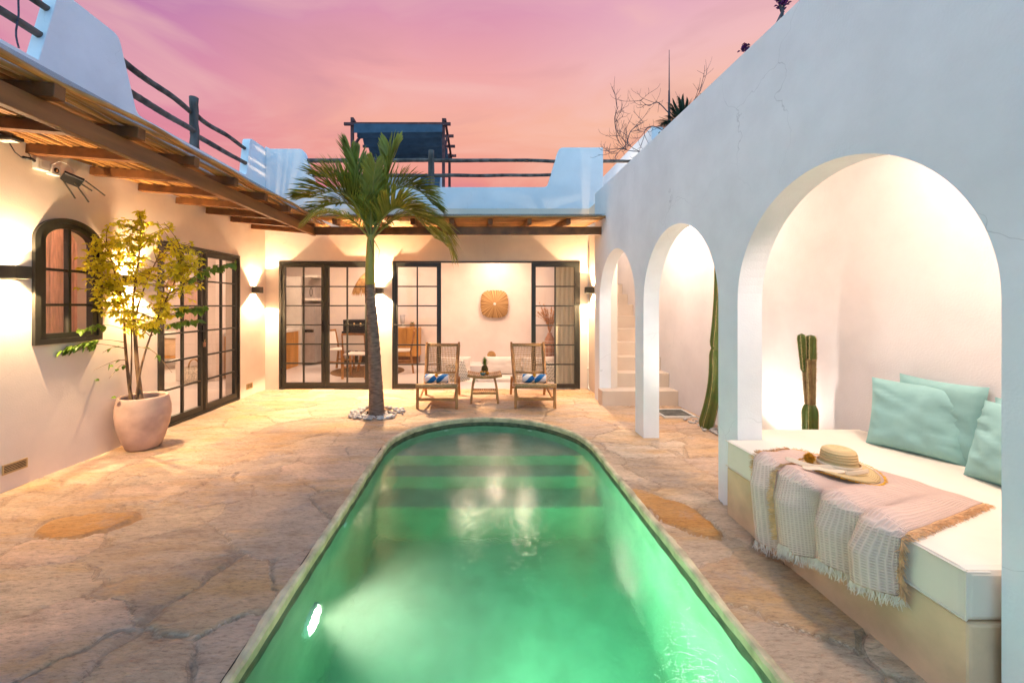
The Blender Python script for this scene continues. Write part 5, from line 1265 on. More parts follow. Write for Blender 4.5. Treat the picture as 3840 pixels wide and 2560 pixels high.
def sprig(path0, tip, green, nl, ll, lw, bow=.06, twig=True):
    a = path0; m = a.lerp(tip, .5) + Vector((rnd.uniform(-1, 1) * bow, rnd.uniform(-1, 1) * bow, abs(rnd.gauss(0, bow)))); path = lerp_path([a, m, tip], 14)
    stemg.tube(path, [.0035 * (1 - .75 * i / 14) + .0006 for i in range(15)], 5)
    G_ = leaf_g if green else leaf_y
    for k in range(nl):
        t = .25 + .75 * k / nl; f = t * 14; i = min(int(f), 13); p = path[i].lerp(path[i + 1], f - i); d = (path[i + 1] - path[i]).normalized()
        s = Vector((rnd.gauss(0, 1), rnd.gauss(0, 1), rnd.gauss(0, .5))).normalized(); dd = (d * .6 + s * .9 + Vector((0, 0, -.35))).normalized()
        if rnd.random() < .5: 
            q = p + (d * .4 + s).normalized() * rnd.uniform(.02, .05)
            for e in range(3): 
                s2_ = Vector((rnd.gauss(0, 1), rnd.gauss(0, 1), rnd.gauss(0, .5) - .5)).normalized(); G_.leaf(q, s2_, (rnd.uniform(-.5, .5), rnd.uniform(-.5, .5), 1), ll * rnd.uniform(.7, 1.1), lw * rnd.uniform(.7, 1.1), .15, rnd.uniform(0, .3))
            stemg.tube([p, q], [.0012, .0008], 3, cap=False)
        G_.leaf(p, dd, (rnd.uniform(-.5, .5), rnd.uniform(-.5, .5), 1), ll * rnd.uniform(.7, 1.15), lw * rnd.uniform(.8, 1.1), .18, rnd.uniform(0, .35))
allp = [p for q in (s1, s2, s3, s4, s5) for p in q[10:]]
for k in range(250):
    aa = rnd.uniform(0, 6.283); rr_ = rnd.random() ** .55; cx_ = 322 + 148 * rr_ * math.cos(aa); cy2 = 628 + 130 * rr_ * math.sin(aa)
    Yt = rnd.uniform(3.40, 4.02); tip = at(cx_, cy2, Yt)
    while tip.x < XL + .05 and Yt > 3.2: Yt -= .06; tip = at(cx_, cy2, Yt)
    if mnoise.noise(Vector((cx_ * .022, cy2 * .022, Yt * 3))) < -.16: continue
    a = min(allp, key=lambda p: (p - tip).length + (.15 if p.z > tip.z else 0) + rnd.random() * .12)
    sprig(a, tip, False, rnd.randint(7, 12), .050, .026, .035)
for tip in ((320, 490), (300, 520), (345, 540), (400, 545), (445, 555), (230, 575), (200, 605), (185, 625), (395, 520)):
    a = s1[22] if tip[1] < 545 else (s4[22] if tip[0] > 300 else s2[23]); sprig(a, P3(*tip, 3.7), False, 12, .055, .028, .03)
sprig(s1[25], P3(322, 487, 3.78), False, 16, .055, .03, .01)
# larger green leaves on side branches
for a, tip, nl in ((s3[20], (545, 600, 3.55), 14), (s3[18], (500, 610, 3.5), 12), (s3[14], (470, 705, 3.55), 16), (s3[12], (455, 735, 3.5), 10), (s2[10], (150, 800, 3.4), 8), (s2[12], (185, 760, 3.45), 8), (s1[10], (360, 755, 3.7), 6), (s2[9], (135, 805, 3.35), 9)):
    a = a.copy(); tipv = at(*tip)
    path = lerp_path([a, a.lerp(tipv, .5) + Vector((0, 0, .05)), tipv], 16); stemg.tube(path, [.004 * (1 - .7 * i / 16) for i in range(17)], 5)
    for k in range(nl):
        t = .5 + .5 * k / nl; f = t * 16; i = min(int(f), 15); p = path[i]; d = (path[i + 1] - path[i]).normalized()
        for s in (-1, 1):
            dd = d * rnd.uniform(.2, 1.0) + Vector((s * rnd.uniform(.1, .6), -.35 * s + rnd.gauss(0, .3), -.55 + rnd.uniform(-.5, .6))); leaf_g.leaf(p, dd, (rnd.uniform(-1, 1), -1, rnd.uniform(-.3, 1)), rnd.uniform(.05, .085), rnd.uniform(.034, .048), .12, .1)
for a, tip in ((s2[9], (235, 810)), (s2[7], (215, 850)), (s1[8], (395, 855)), (s2[6], (250, 870))):
    sprig(a, P3(*tip, 3.6), True, 2, .06, .035, .03)
for (x, y) in ((218, 872), (256, 912), (250, 840)): leaf_g.leaf(P3(x, y, 3.7), (1, -.3, -.1), (0, -.5, 1), .06, .035); 
stemg.build('trunk', M['bark'], pt, smooth=True)
leaf_y.build('crown', M['leafy'], pt); leaf_g.build('green_leaves', M['leafg'], pt)

# ================================================================== ROOFTOP PLANTS
bt = thing('bare_tree', 'leafless spindly tree rising behind the arcade wall', 'tree', tuple(at(1538, 430, 4.8)))
g = G(); g.tube([at(1540, 440, 4.8), at(1539, 300, 4.8), at(1537, 200, 4.8), at(1537, 115, 4.8)], [.014, .011, .007, .003], 6)
rnd = random.Random(5)
def bough(g, P, r, depth=0):
    path = lerp_path(P, 18); g.tube(path, [r * (1 - .7 * i / 18) + .0008 for i in range(19)], 4)
    if depth < 2:
        for k in range(7 if depth == 0 else 3):
            i = rnd.randint(5, 17); a = path[i]; d = (path[i] - path[i - 1]).normalized(); s = Vector((rnd.gauss(0, 1), rnd.gauss(0, .5), rnd.gauss(.2, .8))).normalized()
            L_ = (.22 if depth == 0 else .10) * rnd.uniform(.5, 1.3); bough(g, [a, a + (d + s) * L_ * .5, a + (d * .6 + s * .8) * L_ + Vector((0, 0, .03))], r * .45, depth + 1)
for pts in ([(1540, 415), (1510, 398), (1470, 388), (1440, 370), (1415, 340)], [(1470, 388), (1440, 385), (1415, 370)][:3], [(1538, 380), (1555, 345), (1585, 325), (1605, 330)], [(1538, 360), (1560, 300), (1585, 282), (1608, 250), (1612, 235)], [(1536, 300), (1510, 275), (1490, 283), (1470, 270)],
            [(1540, 350), (1500, 330), (1480, 345), (1495, 380)], [(1538, 340), (1575, 328), (1615, 350), (1625, 370)], [(1538, 380), (1570, 355), (1600, 345), (1625, 355)], [(1415, 340), (1412, 310), (1420, 285)], [(1440, 370), (1450, 340), (1480, 320)], [(1440, 372), (1425, 385), (1412, 400)]):
    bough(g, [at(x, y - 40, 4.8 + rnd.uniform(-.15, .15)) for x, y in pts], .0055)
g.build('branches', M['twig'], bt)
for (x0, y0, x1, y1, w, nm, lab) in ((1536, 208, 1534, 330, .012, 'garden_stake', 'thin dark stake standing behind the arcade wall beside the bare tree'), (1565, 230, 1563, 310, .042, 'garden_post', 'short thick wooden post behind the arcade wall among the palm leaves')):
    Y = 4.75 if w < .03 else 4.9; g = G(); g.tube([at(x1, y1, Y), at(x0, y0, Y)], w / 2, 8); tag(g.build(nm, M['twig'], loc=tuple(at(x1, y1, Y))), lab, 'post')
def spiky(c, n_, l, mt, label, nm='roof_palm', dirx=-.3, cat='palm'):
    t = thing(nm, label, cat, tuple(c)); g = G()
    for k in range(n_):
        a = rnd.uniform(0, 6.28); el = rnd.uniform(.1, 1.3); d = Vector((math.cos(a) * math.cos(el) + dirx, math.sin(a) * math.cos(el) * .7, math.sin(el))).normalized(); L_ = l * rnd.uniform(.7, 1.1); g.tube([c, Vector(c) + d * L_ * .5], [.004, .003], 4)
        for j in range(12):
            p = Vector(c) + d * L_ * (.35 + .055 * j)
            for s in (-1, 1): g.leaf(p, d + Vector((s * .35, 0, .25 * s)), (0, 0, 1), .13, .014, .2, .3)
    g.build('leaves', mt, t)
spiky(at(1572, 292, 4.7), 17, .27, M['agave'], 'small dark palm growing on the roof behind the arcade wall')
sh = at(1505, 330, 4.9); t = thing('rooftop_shrub', 'low leafy shrub along the roof edge below the bare tree', 'shrub', tuple(sh)); g = G()
for k in range(500): 
    f = rnd.random(); p = at(1490 + 130 * f + rnd.uniform(-8, 8), 352 - 128 * f + rnd.gauss(0, 7), 4.85 - .3 * f); g.leaf(p, (rnd.gauss(0, 1), rnd.gauss(0, 1), rnd.gauss(.4, .6)), (0, 0, 1), .035, .02)
g.build('leaves', M['agave'], t)
def bougain(base, stems, blooms, lab):
    t = thing('bougainvillea', lab, 'shrub', tuple(base)); g = G()
    for P in stems: g.tube(lerp_path(P, 12), [.012 - .0006 * i for i in range(13)], 6)
    g.build('stems', M['twig'], t); g = G()
    for (c, n_, s) in blooms:
        for k in range(n_): g.leaf(c + Vector((rnd.gauss(0, s), rnd.gauss(0, s), rnd.gauss(0, s))), (rnd.gauss(0, 1), rnd.gauss(0, 1), rnd.gauss(0, 1)), (0, 0, 1), .03, .024)
    g.build('bracts', M['purple'], t)
bougain(at(1715, 150, 3.15), [[at(1722, 150, 3.15), at(1716, 125, 3.15), at(1712, 100, 3.12)]], [(at(1713, 108, 3.12), 22, .012), (at(1708, 114, 3.12), 10, .010)], 'sprig of purple blossom peeking over the sloping wall top')
bougain(at(1785, 120, 2.95), [[at(1775, 120, 2.95), at(1792, 60, 2.95), at(1800, 10, 2.95), at(1803, -60, 2.95)], [at(1765, 110, 2.9), at(1782, 60, 2.92), at(1797, 25, 2.95)], [at(1798, 30, 2.95), at(1791, 10, 2.95), at(1789, -30, 2.95)]], [(at(1798, 4, 2.95), 60, .022)], 'dark twisting climber with purple bracts at the top of the arcade wall')

# ================================================================== INTERIOR FURNITURE
# wall decor: woven raffia sunburst, gives no light
wd = thing('raffia_wall_decor', 'square shaped raffia sunburst hanging on the living room wall', 'wall decor', (.38, 9.72, 1.42))
g = G(); N = 180; rnd = random.Random(8); vs = []
def sq(a, R_): return R_ / (abs(math.cos(a)) ** 3.4 + abs(math.sin(a)) ** 3.4) ** (1 / 3.4)
rows_ = 8
for k in range(1500):
    a = rnd.uniform(0, 2 * math.pi); R_ = sq(a, .33); t0_ = rnd.uniform(.08, .5); t1_ = min(1.02, t0_ + rnd.uniform(.4, .6)) if rnd.random() < .5 else rnd.uniform(.93, 1.03)
    da = rnd.gauss(0, .02); dz = rnd.uniform(0, .008); pts = []
    for j in range(4):
        t = t0_ + (t1_ - t0_) * j / 3; rr_ = R_ * t; z = -.10 * math.cos(min(1, t) * math.pi / 2) ** .8 - dz; w = .0035 + .004 * t; aa = a + da * t
        c_, s__ = math.cos(aa), math.sin(aa); pts += [(rr_ * c_ - s__ * w, z, rr_ * s__ + c_ * w), (rr_ * c_ + s__ * w, z, rr_ * s__ - c_ * w)]
    g.add(pts, [(2 * j, 2 * j + 1, 2 * j + 3, 2 * j + 2) for j in range(3)])
g.lathe([(.001, .09), (.12, .085), (.24, .045), (.31, 0), (.30, -.07)], (0, 0, 0), 48)
nl_ = 48 * 5; g.v[-nl_:] = [(x * sq(math.atan2(y, x), 1), -z, y * sq(math.atan2(y, x), 1)) for x, y, z in g.v[-nl_:]]
g.build('raffia', M['radial'], wd, inv=True); g = G(); g.ball((0, -.10, 0), .035, 12, 8, 0, (1, .4, 1)); g.build('centre_shell', M['white_paint'], wd, smooth=True, inv=True)
# sofa
so = thing('sunken_sofa', 'low built in white sofa with loose back cushions in the sunken lounge', 'sofa', (.4, 8.6, -.7))
g = G(); g.box(PX0, PX1, 8.45, PY1 - .001, -.7, -.30); g.build('base', M['infloor'], so, bevel=.01)
for k, (x0, x1) in enumerate(((-.94, -.05), (-.04, .83), (.84, 1.74))):
    g = G(); g.box(x0, x1, 8.42, 9.12, -.299, -.16); g.build('seat_cushion', M['white_fab'], so, bevel=.03)
for k, (x, w_) in enumerate(((-.55, .75), (.55, .85), (1.35, .75))):
    place_pillow('back_cushion', M['white_fab'], w_, .42, .2, (x - w_ / 2, 8.95, -.16), (x + w_ / 2, 8.95, -.16), .18, 'x', 'x', None, 10 + k, .01)
    o = [q for q in bpy.data.objects if q.name.startswith('back_cushion') and q.parent is None][0]
    for kk in ('label', 'category'): del o[kk]
    o.location = Vector(o.location) - parent_world(so); o.parent = so
def meander():
    m, nt, b = new_mat('meander_print'); L = nt.links
    t = nnode(nt, 'ShaderNodeTexCoord'); br = nnode(nt, 'ShaderNodeTexBrick'); mpn = nnode(nt, 'ShaderNodeMapping'); mpn.inputs['Rotation'].default_value = (R(90), R(35), 0); L.new(t.outputs['Object'], mpn.inputs[0]); L.new(mpn.outputs[0], br.inputs[0])
    br.inputs['Scale'].default_value = 9; br.inputs['Color1'].default_value = (.72, .68, .60, 1); br.inputs['Color2'].default_value = (.70, .66, .58, 1); br.inputs['Mortar'].default_value = (.06, .10, .08, 1); br.inputs['Mortar Size'].default_value = .035; br.inputs['Brick Width'].default_value = .4; br.offset = .5
    L.new(br.outputs[0], b.inputs['Base Color']); b.inputs['Roughness'].default_value = .9; return m
M['meander'] = meander()
place_pillow('patterned_cushion', M['meander'], .42, .42, .14, (-.62, 7.95, -.15), (-.22, 8.02, -.15), .35, 'white cushion with dark maze print behind the left lounge chair', 'cushion', 'maze print cushions on the sofa', 30, .008, tilt=.25)
place_pillow('patterned_cushion', M['meander'], .42, .42, .14, (1.28, 8.0, -.15), (1.68, 7.95, -.15), .35, 'white cushion with maze print behind the right lounge chair', 'cushion', 'maze print cushions on the sofa', 31, .008, tilt=-.2)
g = G(); g.box(-.93, -.1, 7.3, 8.4, -.3, -.16); o = g.build('ottoman', M['white_fab'], loc=(-.5, 7.8, -.7), bevel=.03); tag(o, 'white daybed block with cushion left of the sofa in the lounge', 'ottoman'); g = G(); g.box(-.93, -.1, 7.3, 8.4, -.7, -.301); g.build('base', M['infloor'], o)
g = G(); g.box(.95, 1.74, 7.3, 8.38, -.3, -.16); o = g.build('ottoman', M['white_fab'], loc=(1.3, 7.8, -.7), bevel=.03); tag(o, 'white seat block right of the sofa in the lounge', 'ottoman'); g = G(); g.box(.95, 1.74, 7.3, 8.38, -.7, -.301); g.build('base', M['infloor'], o)
# disc ornament
do = thing('disc_ornament', 'round woven disc ornament on a small dark stand behind the pineapple', 'ornament', (.30, 9.5, 0))
g = G(); q = Matrix.Rotation(R(90), 3, 'X'); g.lathe([(.001, .02), (.02, .02), (.028, .012), (.05, .016), (.07, .008), (.098, .012), (.102, 0), (.095, -.01), (.001, -.01)], (0, 0, 0), 30); g.v = [tuple(q @ Vector(v) + Vector((0, 0, .20))) for v in g.v]; g.build('disc', M['straw_dark'], do, smooth=True, inv=True)
g = G(); g.beam((-.03, 0, .02), (-.03, 0, .11), .012, .012); g.beam((.03, 0, .02), (.03, 0, .11), .012, .012); g.box(-.08, .08, -.04, .04, 0, .02); g.build('stand', M['black'], do, inv=True)
# vase with plumes
va = thing('floor_vase', 'tall brown woven vase with dry pampas plumes in the lounge corner', 'vase', (1.68, 9.45, 0))
g = G(); g.lathe([(.08, 0), (.125, .05), (.14, .3), (.135, .5), (.10, .62), (.055, .70), (.05, .74), (.04, .74)], (0, 0, 0), 28); g.build('body', M['terracotta'], va, smooth=True, inv=True)
g = G()
for z in (.12, .26, .40, .54): rr_ = .142 - .12 * max(0, z - .45); g.lathe([(rr_ - .004, z), (rr_ + .003, z + .003), (rr_ - .004, z + .006)], (0, 0, 0), 28)
for k in range(10): a = k * .628; g.tube([(.14 * math.cos(a), .14 * math.sin(a), .06), (.141 * math.cos(a), .141 * math.sin(a), .5)], .002, 4)
g.build('weave_lines', M['white_paint'], va, inv=True)
g = G(); rnd = random.Random(3)
for k in range(26):
    a = rnd.uniform(0, 6.28); sp_ = rnd.uniform(.1, .42); b_ = Vector((math.cos(a) * sp_ - .06, math.sin(a) * sp_ * .4 - .05, 0)); path = [Vector((0, 0, .70)), b_ * .3 + Vector((0, 0, 1.0)), b_ + Vector((0, 0, rnd.uniform(1.15, 1.42)))]; path = lerp_path(path, 12); g.tube(path, .003, 4)
    for j in range(60):
        p = path[rnd.randint(5, 12)] + Vector((rnd.gauss(0, .008), rnd.gauss(0, .008), rnd.gauss(0, .01))); g.leaf(p, b_ * 1.2 + Vector((rnd.gauss(0, .2), rnd.gauss(0, .2), .8 + rnd.gauss(0, .2))), (0, 0, 1), .07, .006, .1, .2)
g.build('plumes', M['plume'], va, inv=True)
# curtains
def curtain(name, pa, pb, z0, z1, mt, label, folds=9, amp=.03):
    g = G(); pa = Vector(pa); pb = Vector(pb); d = (pb - pa); n_ = d.cross(Vector((0, 0, 1))).normalized(); N = folds * 10; K = 14; vs = []
    for j in range(K + 1):
        z = z0 + (z1 - z0) * j / K
        for i in range(N + 1):
            t = i / N; ph = t * folds * 2 * math.pi + .5 * math.sin(j * .4) + mnoise.noise(Vector((t * 5, j * .2, 1))); vs.append(pa + d * t + n_ * amp * math.sin(ph) * (1 - .3 * j / K) + Vector((0, 0, z)))
    g.add(vs, [(j * (N + 1) + i, j * (N + 1) + i + 1, (j + 1) * (N + 1) + i + 1, (j + 1) * (N + 1) + i) for j in range(K) for i in range(N)])
    return tag(g.build(name, mt, smooth=True, loc=tuple(pa)), label, 'curtain')
curtain('curtain', (1.33, 6.95, 0), (1.74, 6.95, 0), .02, 2.6, M['sheer'], 'olive sheer curtain behind the right glass door panel', 5, .014)
curtain('curtain', (-3.90, 3.46, 0), (-3.90, 3.99, 0), .8, 2.6, M['pink_curt'], 'blush curtain hanging behind the arched window', 5, .045)
# cabinet
cb_ = thing('wooden_cabinet', 'honey wood cabinet against the rear wall behind the left glass panel', 'cabinet', (-1.72, 9.5, 0))
g = G(); g.box(-1.98, -1.42, 9.4, 9.79, .18, .86); g.build('case', M['cab'], cb_, bevel=.006)
for x0, x1 in ((-1.965, -1.705), (-1.695, -1.435)): g = G(); g.box(x0, x1, 9.385, 9.399, .20, .84); g.build('door', M['cab'], cb_, bevel=.003)
g = G(); g.box(-1.96, -1.44, 9.43, 9.78, 0, .179); g.build('plinth', M['brown_wood'], cb_)
bl = thing('blender', 'glass blender on a white base standing on the wooden cabinet', 'blender', (-1.83, 9.55, .86)); g = G(); g.lathe([(.075, 0), (.075, .03), (.05, .08), (.001, .08)], (0, 0, 0), 20); g.build('base', M['white_paint'], bl, smooth=True, inv=True); g = G(); g.lathe([(.05, .08), (.07, .30), (.066, .30), (.047, .085)], (0, 0, 0), 20); g.build('jug', M['grey_metal'], bl, smooth=True, inv=True)
hp = thing('potted_succulent', 'small leafy plant in a wooden pot on the cabinet', 'plant', (-1.60, 9.55, .86)); g = G(); g.box(-.055, .055, -.05, .05, 0, .09); g.build('pot', M['straw_dark'], hp, inv=True, bevel=.005); g = G()
for k in range(30): a = k * 2.4; g.leaf((0, 0, .09), (math.cos(a), math.sin(a), rnd.uniform(.2, 1.5)), (0, 0, 1), rnd.uniform(.06, .12), .014, .2, .4)
g.build('leaves', M['leafg'], hp, inv=True)
# dining set
def dchair(x, y, rz, lab):
    t = thing('dining_chair', lab, 'chair', (x, y, 0), 'teak dining chairs with white woven seats', (0, 0, rz)); w = .22
    for sx in (-1, 1):
        g = G(); g.beam((sx * w, -.2, 0), (sx * w, -.18, .46), .035, .035); g.build('leg', M['teak'], t, inv=True, bevel=.004)
        g = G(); g.beam((sx * w, .24, 0), (sx * w, .18, .45), .035, .035); g.beam((sx * w, .18, .42), (sx * (w - .01), .27, .86), .03, .035); g.build('leg', M['teak'], t, inv=True)
        g = G(); g.beam((sx * w, -.19, .20), (sx * w, .21, .20), .02, .03); g.build('stretcher', M['teak'], t, inv=True)
    g = G(); g.beam((-w, 0, .455), (w, 0, .455), .42, .028); g.build('seat', M['white_fab'], t, inv=True, bevel=.008)
    g = G(); g.beam((-w + .02, .243, .68), (w - .02, .243, .68), .022, .30, up=(0, .2, 1)); g.build('backrest', M['white_fab'], t, inv=True, bevel=.006)
    g = G(); g.beam((-w, .262, .85), (w, .262, .85), .025, .035); g.build('top_rail', M['teak'], t, inv=True)
dchair(-2.98, 8.55, R(75), 'white seated teak dining chair left of the round table'); dchair(-2.35, 7.75, R(178), 'teak dining chair with its back to the glass doors'); dchair(-1.62, 8.35, R(-80), 'teak dining chair seen through the left open door panel, beside the cabinet')
dt = thing('round_table', 'round white dining table beyond the double glass doors', 'table', (-2.3, 8.5, 0))
g = G(); g.lathe([(.001, .745), (.42, .745), (.43, .735), (.42, .71), (.001, .71)], (0, 0, 0), 40); g.build('tabletop', M['white_paint'], dt, smooth=False, inv=True)
for k in range(4): a = k * 1.571 + .4; g = G(); g.beam((.12 * math.cos(a), .12 * math.sin(a), .71), (.28 * math.cos(a), .28 * math.sin(a), 0), .05, .05); g.build('leg', M['teak'], dt, inv=True)
g = G(); g.lathe([(.001, .012), (.75, .012), (.76, 0)], (-2.35, 8.45, -.004), 48); tag(g.build('round_rug', M['rug'], loc=(-2.35, 8.45, 0)), 'round brown jute rug under the dining table', 'rug')
co = thing('coffee_machine', 'black coffee machine with three brass spouts on the rear counter', 'coffee machine', (-2.86, 9.55, .78)); g = G(); g.box(-.34, .30, -.18, .18, .0, .27); g.build('housing', M['black'], co, inv=True, bevel=.01)
for k in range(3): g = G(); g.lathe([(.001, .13), (.018, .13), (.022, .17), (.012, .20), (.001, .20)], (-.22 + .15 * k, -.2, 0), 12); g.build('spout', M['straw'], co, inv=True)
cc = thing('drinks_fridge', 'black glass fronted drinks fridge with vertical dividers behind the dining table', 'fridge', (-2.86, 9.55, 0)); g = G(); g.box(-.38, .34, -.16, .24, 0, .775); g.build('case', M['black'], cc, inv=True, bevel=.006)
for k in range(4): g = G(); g.box(-.33 + .17 * k, -.24 + .17 * k, -.168, -.161, .1, .72); g.build('glass_front', M['grey_metal'], cc, inv=True)
gl_ = thing('drinking_glass', 'clear drinking glass on the dining table', 'glass', (-2.22, 8.25, .746)); g = G(); g.lathe([(.03, 0), (.037, .05), (.036, .11), (.034, .11), (.035, .05), (.028, .004), (.001, .004)], (0, 0, 0), 18); g.build('vessel', M['glass'], gl_, smooth=True, inv=True)
fb_ = thing('fruit_bowl', 'bowl heaped with oranges and pink flowers on the dining table', 'fruit bowl', (-2.02, 8.4, .746)); g = G(); g.lathe([(.001, .005), (.06, .0), (.13, .06), (.125, .06), (.055, .01)], (0, 0, 0), 24); g.build('bowl', M['white_paint'], fb_, smooth=True, inv=True)
for (x, y, z) in ((0, 0, .07), (-.06, .03, .075), (.06, -.02, .075), (.0, .06, .11), (-.02, -.06, .08), (.04, .03, .12)): g = G(); g.ball((x, y, z), .037, 12, 9); g.build('orange', M['fruit_o'], fb_, smooth=True, inv=True)
bk_ = G(); bk_.box(-2.58, -2.36, 8.22, 8.38, .747, .785); tag(bk_.build('napkin_box', M['glaze'], loc=(-2.47, 8.3, .747), bevel=.004), 'pale turquoise box lying on the dining table', 'box')
pl_ = thing('raffia_pendant', 'shaggy raffia pendant lamp above the dining table', 'pendant lamp', (-2.30, 8.2, 1.73))
g = G(); rnd = random.Random(2)
for lay, (r0, z0, r1, z1) in enumerate(((.04, .34, .19, .18), (.12, .26, .27, .04), (.19, .15, .31, -.08), (.25, .06, .33, -.18))):
    for k in range(260): a = rnd.uniform(0, 6.283); aa = a + rnd.gauss(0, .06); g.leaf((r0 * math.cos(a), r0 * math.sin(a), z0), (r1 * math.cos(aa) - r0 * math.cos(a), r1 * math.sin(aa) - r0 * math.sin(a), z1 - z0), (0, 0, 1), .20 * rnd.uniform(.8, 1.2), .016, .1)
g.build('lamp_shade', M['straw_dark'], pl_, inv=True); g = G(); g.tube([(0, 0, .3), (0, 0, 1.08)], .004, 6); g.build('cord', M['black'], pl_, inv=True); g = G(); g.ball((0, 0, .02), .04, 12, 8); g.build('bulb', M['bulb_in'], pl_, smooth=True, inv=True)
# kitchen
kc = thing('kitchen_counter', 'orange wood kitchen counter with white top along the side wall', 'kitchen counter', (-4.5, 8.4, 0))
g = G(); g.box(-4.855, -4.17, 7.6, 9.2, .0, .80); g.build('cabinet', M['cab'], kc); g = G(); g.box(-4.855, -4.15, 7.58, 9.2, .801, .87); g.build('worktop', M['white_paint'], kc, bevel=.005); g = G(); g.box(-4.855, -4.12, 9.201, 9.27, 0, 2.05); g.build('end_panel', M['white_paint'], kc)
g = G(); g.box(-4.7, -4.25, 8.2, 8.8, .871, .90); hb = g.build('gas_hob', M['black'], loc=(-4.5, 8.5, .871), bevel=.005); tag(hb, 'black gas hob set on the kitchen worktop', 'hob'); g = G()
for y in (8.35, 8.65): g.lathe([(.06, .9), (.07, .925), (.055, .925)], (-4.45, y, 0), 16)
g.build('burner_rings', M['grey_metal'], hb)
hd = thing('range_hood', 'steel range hood at the left edge of the kitchen glass door', 'range hood', (-4.6, 8.5, 1.5)); g = G(); g.add([(-4.85, 8.15, 1.52), (-4.3, 8.15, 1.52), (-4.3, 8.85, 1.52), (-4.85, 8.85, 1.52), (-4.85, 8.15, 1.57), (-4.3, 8.15, 1.57), (-4.3, 8.85, 1.57), (-4.85, 8.85, 1.57), (-4.85, 8.4, 1.72), (-4.65, 8.4, 1.72), (-4.65, 8.6, 1.72), (-4.85, 8.6, 1.72)], [(3, 2, 1, 0), (0, 1, 5, 4), (1, 2, 6, 5), (2, 3, 7, 6), (4, 5, 9, 8), (5, 6, 10, 9), (6, 7, 11, 10), (8, 9, 10, 11)]); g.build('canopy', M['grey_metal'], hd); g = G(); g.box(-4.85, -4.66, 8.41, 8.59, 1.72, 2.74); g.build('chimney', M['grey_metal'], hd)
fg = thing('refrigerator', 'tall grey fridge beside the kitchen counter', 'fridge', (-4.3, 9.5, 0)); g = G(); g.box(-4.85, -3.82, 9.28, 9.79, .04, 1.42); g.build('case', M['grey_metal'], fg, bevel=.01)
g = G(); g.box(-4.1, -3.85, 9.262, 9.279, .76, .82); g.build('handle', M['black'], fg); g = G(); g.box(-4.84, -3.84, 9.262, 9.277, .04, .77); g.build('door', M['grey_metal'], fg, bevel=.004); g = G(); g.box(-4.84, -3.84, 9.262, 9.277, .83, 1.41); g.build('door', M['grey_metal'], fg, bevel=.004)
ks = thing('kitchen_shelf', 'white niche shelf holding the microwave above the fridge', 'shelf', (-4.3, 9.5, 1.5)); g = G(); g.box(-4.12, -3.78, 9.3, 9.79, 1.50, 1.56); g.build('shelf_board', M['white_paint'], ks); g = G(); g.box(-4.12, -3.78, 9.3, 9.79, 2.04, 2.10); g.build('shelf_board', M['white_paint'], ks)
mw = thing('microwave', 'silver microwave on the white shelf above the fridge', 'microwave', (-3.95, 9.5, 1.56)); g = G(); g.box(-4.10, -3.84, 9.35, 9.75, 1.561, 1.85); g.build('case', M['grey_metal'], mw, bevel=.008); g = G(); g.tube([(-3.94 + .03 * math.cos(a), 9.345, 1.70 + .10 * math.sin(a)) for a in [k * .524 for k in range(13)]], .006, 6); g.build('door_ring', M['black'], mw)
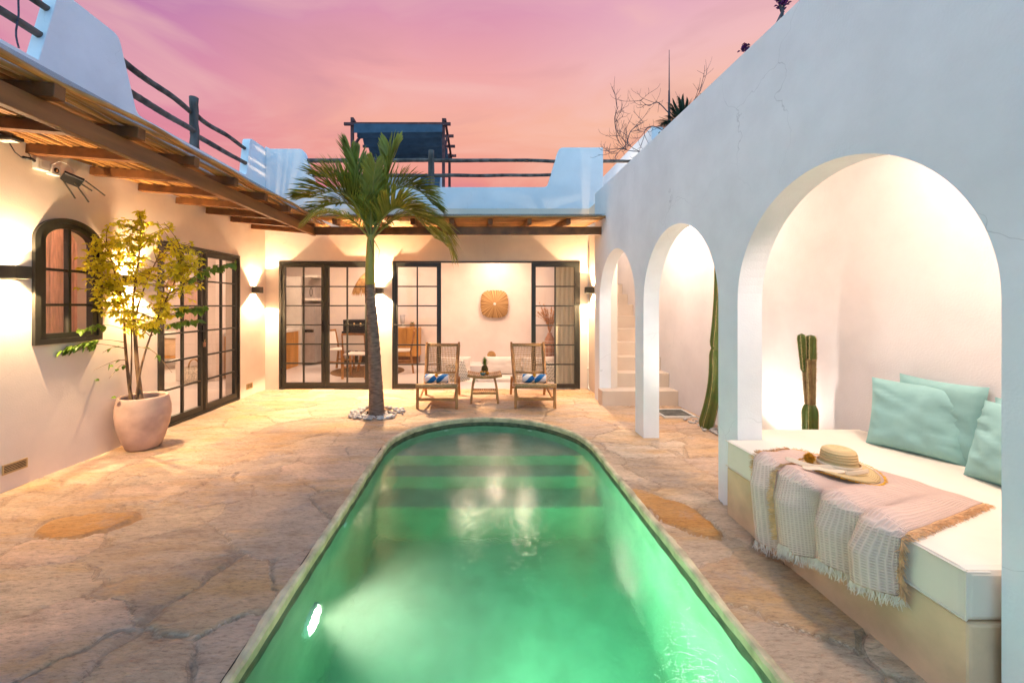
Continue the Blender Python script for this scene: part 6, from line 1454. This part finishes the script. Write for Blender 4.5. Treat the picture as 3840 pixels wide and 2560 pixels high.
# left room
lc = thing('vanity_counter', 'white topped counter deep inside the left room', 'counter', (-6.8, 8.6, 0)); g = G(); g.box(-7.6, -6.0, 8.6, 9.2, .68, .80); g.build('worktop', M['white_paint'], lc, bevel=.006); g = G(); g.box(-7.55, -6.05, 8.65, 9.15, .30, .66); g.build('drawer', M['bench'], lc); g = G(); g.box(-7.55, -6.05, 8.62, 9.15, .24, .298); g.build('shelf', M['cab'], lc); g = G(); g.box(-7.5, -7.3, 8.7, 9.1, 0, .239); g.build('leg', M['white_paint'], lc)
bk = thing('wicker_bag', 'white and tan woven bag with handle on the floor behind the left glass door', 'bag', (-5.15, 7.2, 0)); g = G(); g.lathe([(.001, .003), (.15, .0), (.165, .12), (.14, .28), (.13, .28), (.15, .12), (.13, .01)], (0, 0, 0), 28); g.build('body', mat('bag_weave', (.66, .58, .45), .9, .3, 40, .6, 60), bk, smooth=True, inv=True); g = G(); g.tube([(.10 * math.cos(a), 0, .27 + .15 * math.sin(a)) for a in [k * math.pi / 10 for k in range(11)]], .013, 8); g.build('handle', M['straw_dark'], bk, smooth=True, inv=True)
g = G(); g.lathe([(.001, .012), (.28, .012), (.29, 0)], (-4.35, 5.0, -.004), 32); tag(g.build('round_mat', M['straw_dark'], loc=(-4.35, 5.0, 0)), 'small round straw mat just inside the left glass door', 'mat')
pd = thing('pendant_lamp', 'small glowing pendant lamp inside the left room', 'pendant lamp', (-6.1, 7.9, 1.75)); g = G(); g.lathe([(.12, 0), (.04, .16), (.01, .2)], (0, 0, 0), 20); g.build('lamp_shade', M['straw_dark'], pd, smooth=True, inv=True); g = G(); g.ball((0, 0, .0), .05, 12, 8); g.build('bulb', M['bulb'], pd, smooth=True, inv=True); g = G(); g.tube([(0, 0, .2), (0, 0, .99)], .003, 5); g.build('cord', M['black'], pd, inv=True); light('POINT', 'lamp_light', (-6.1, 7.9, 1.70), 18, (1, .75, .45), pd, size=.05)
wp = thing('wall_carving', 'dark carved panel with hanging print on the inner wall of the left room', 'wall decor', (-5.2, 7.33, 1.8)); g = G(); g.box(-5.5, -5.0, 7.32, 7.349, 1.78, 1.90); g.build('carving', M['brown_wood'], wp, bevel=.01); g = G(); g.box(-5.45, -5.05, 7.335, 7.349, 1.1, 1.70); g.build('print', M['pink_curt'], wp)
kf = thing('key_fob', 'brown leather key fob hanging from the lock of the left glass doors', 'key fob', (XL + .03, lm - .03, .95)); g = G(); g.box(XL + .02, XL + .026, lm - .055, lm - .01, .86, .92); g.build('tag', M['terracotta'], kf, bevel=.002); g = G(); g.tube([(XL + .023, lm - .033, .92), (XL + .03, lm - .033, .955)], .003, 6); g.build('loop', M['straw'], kf)
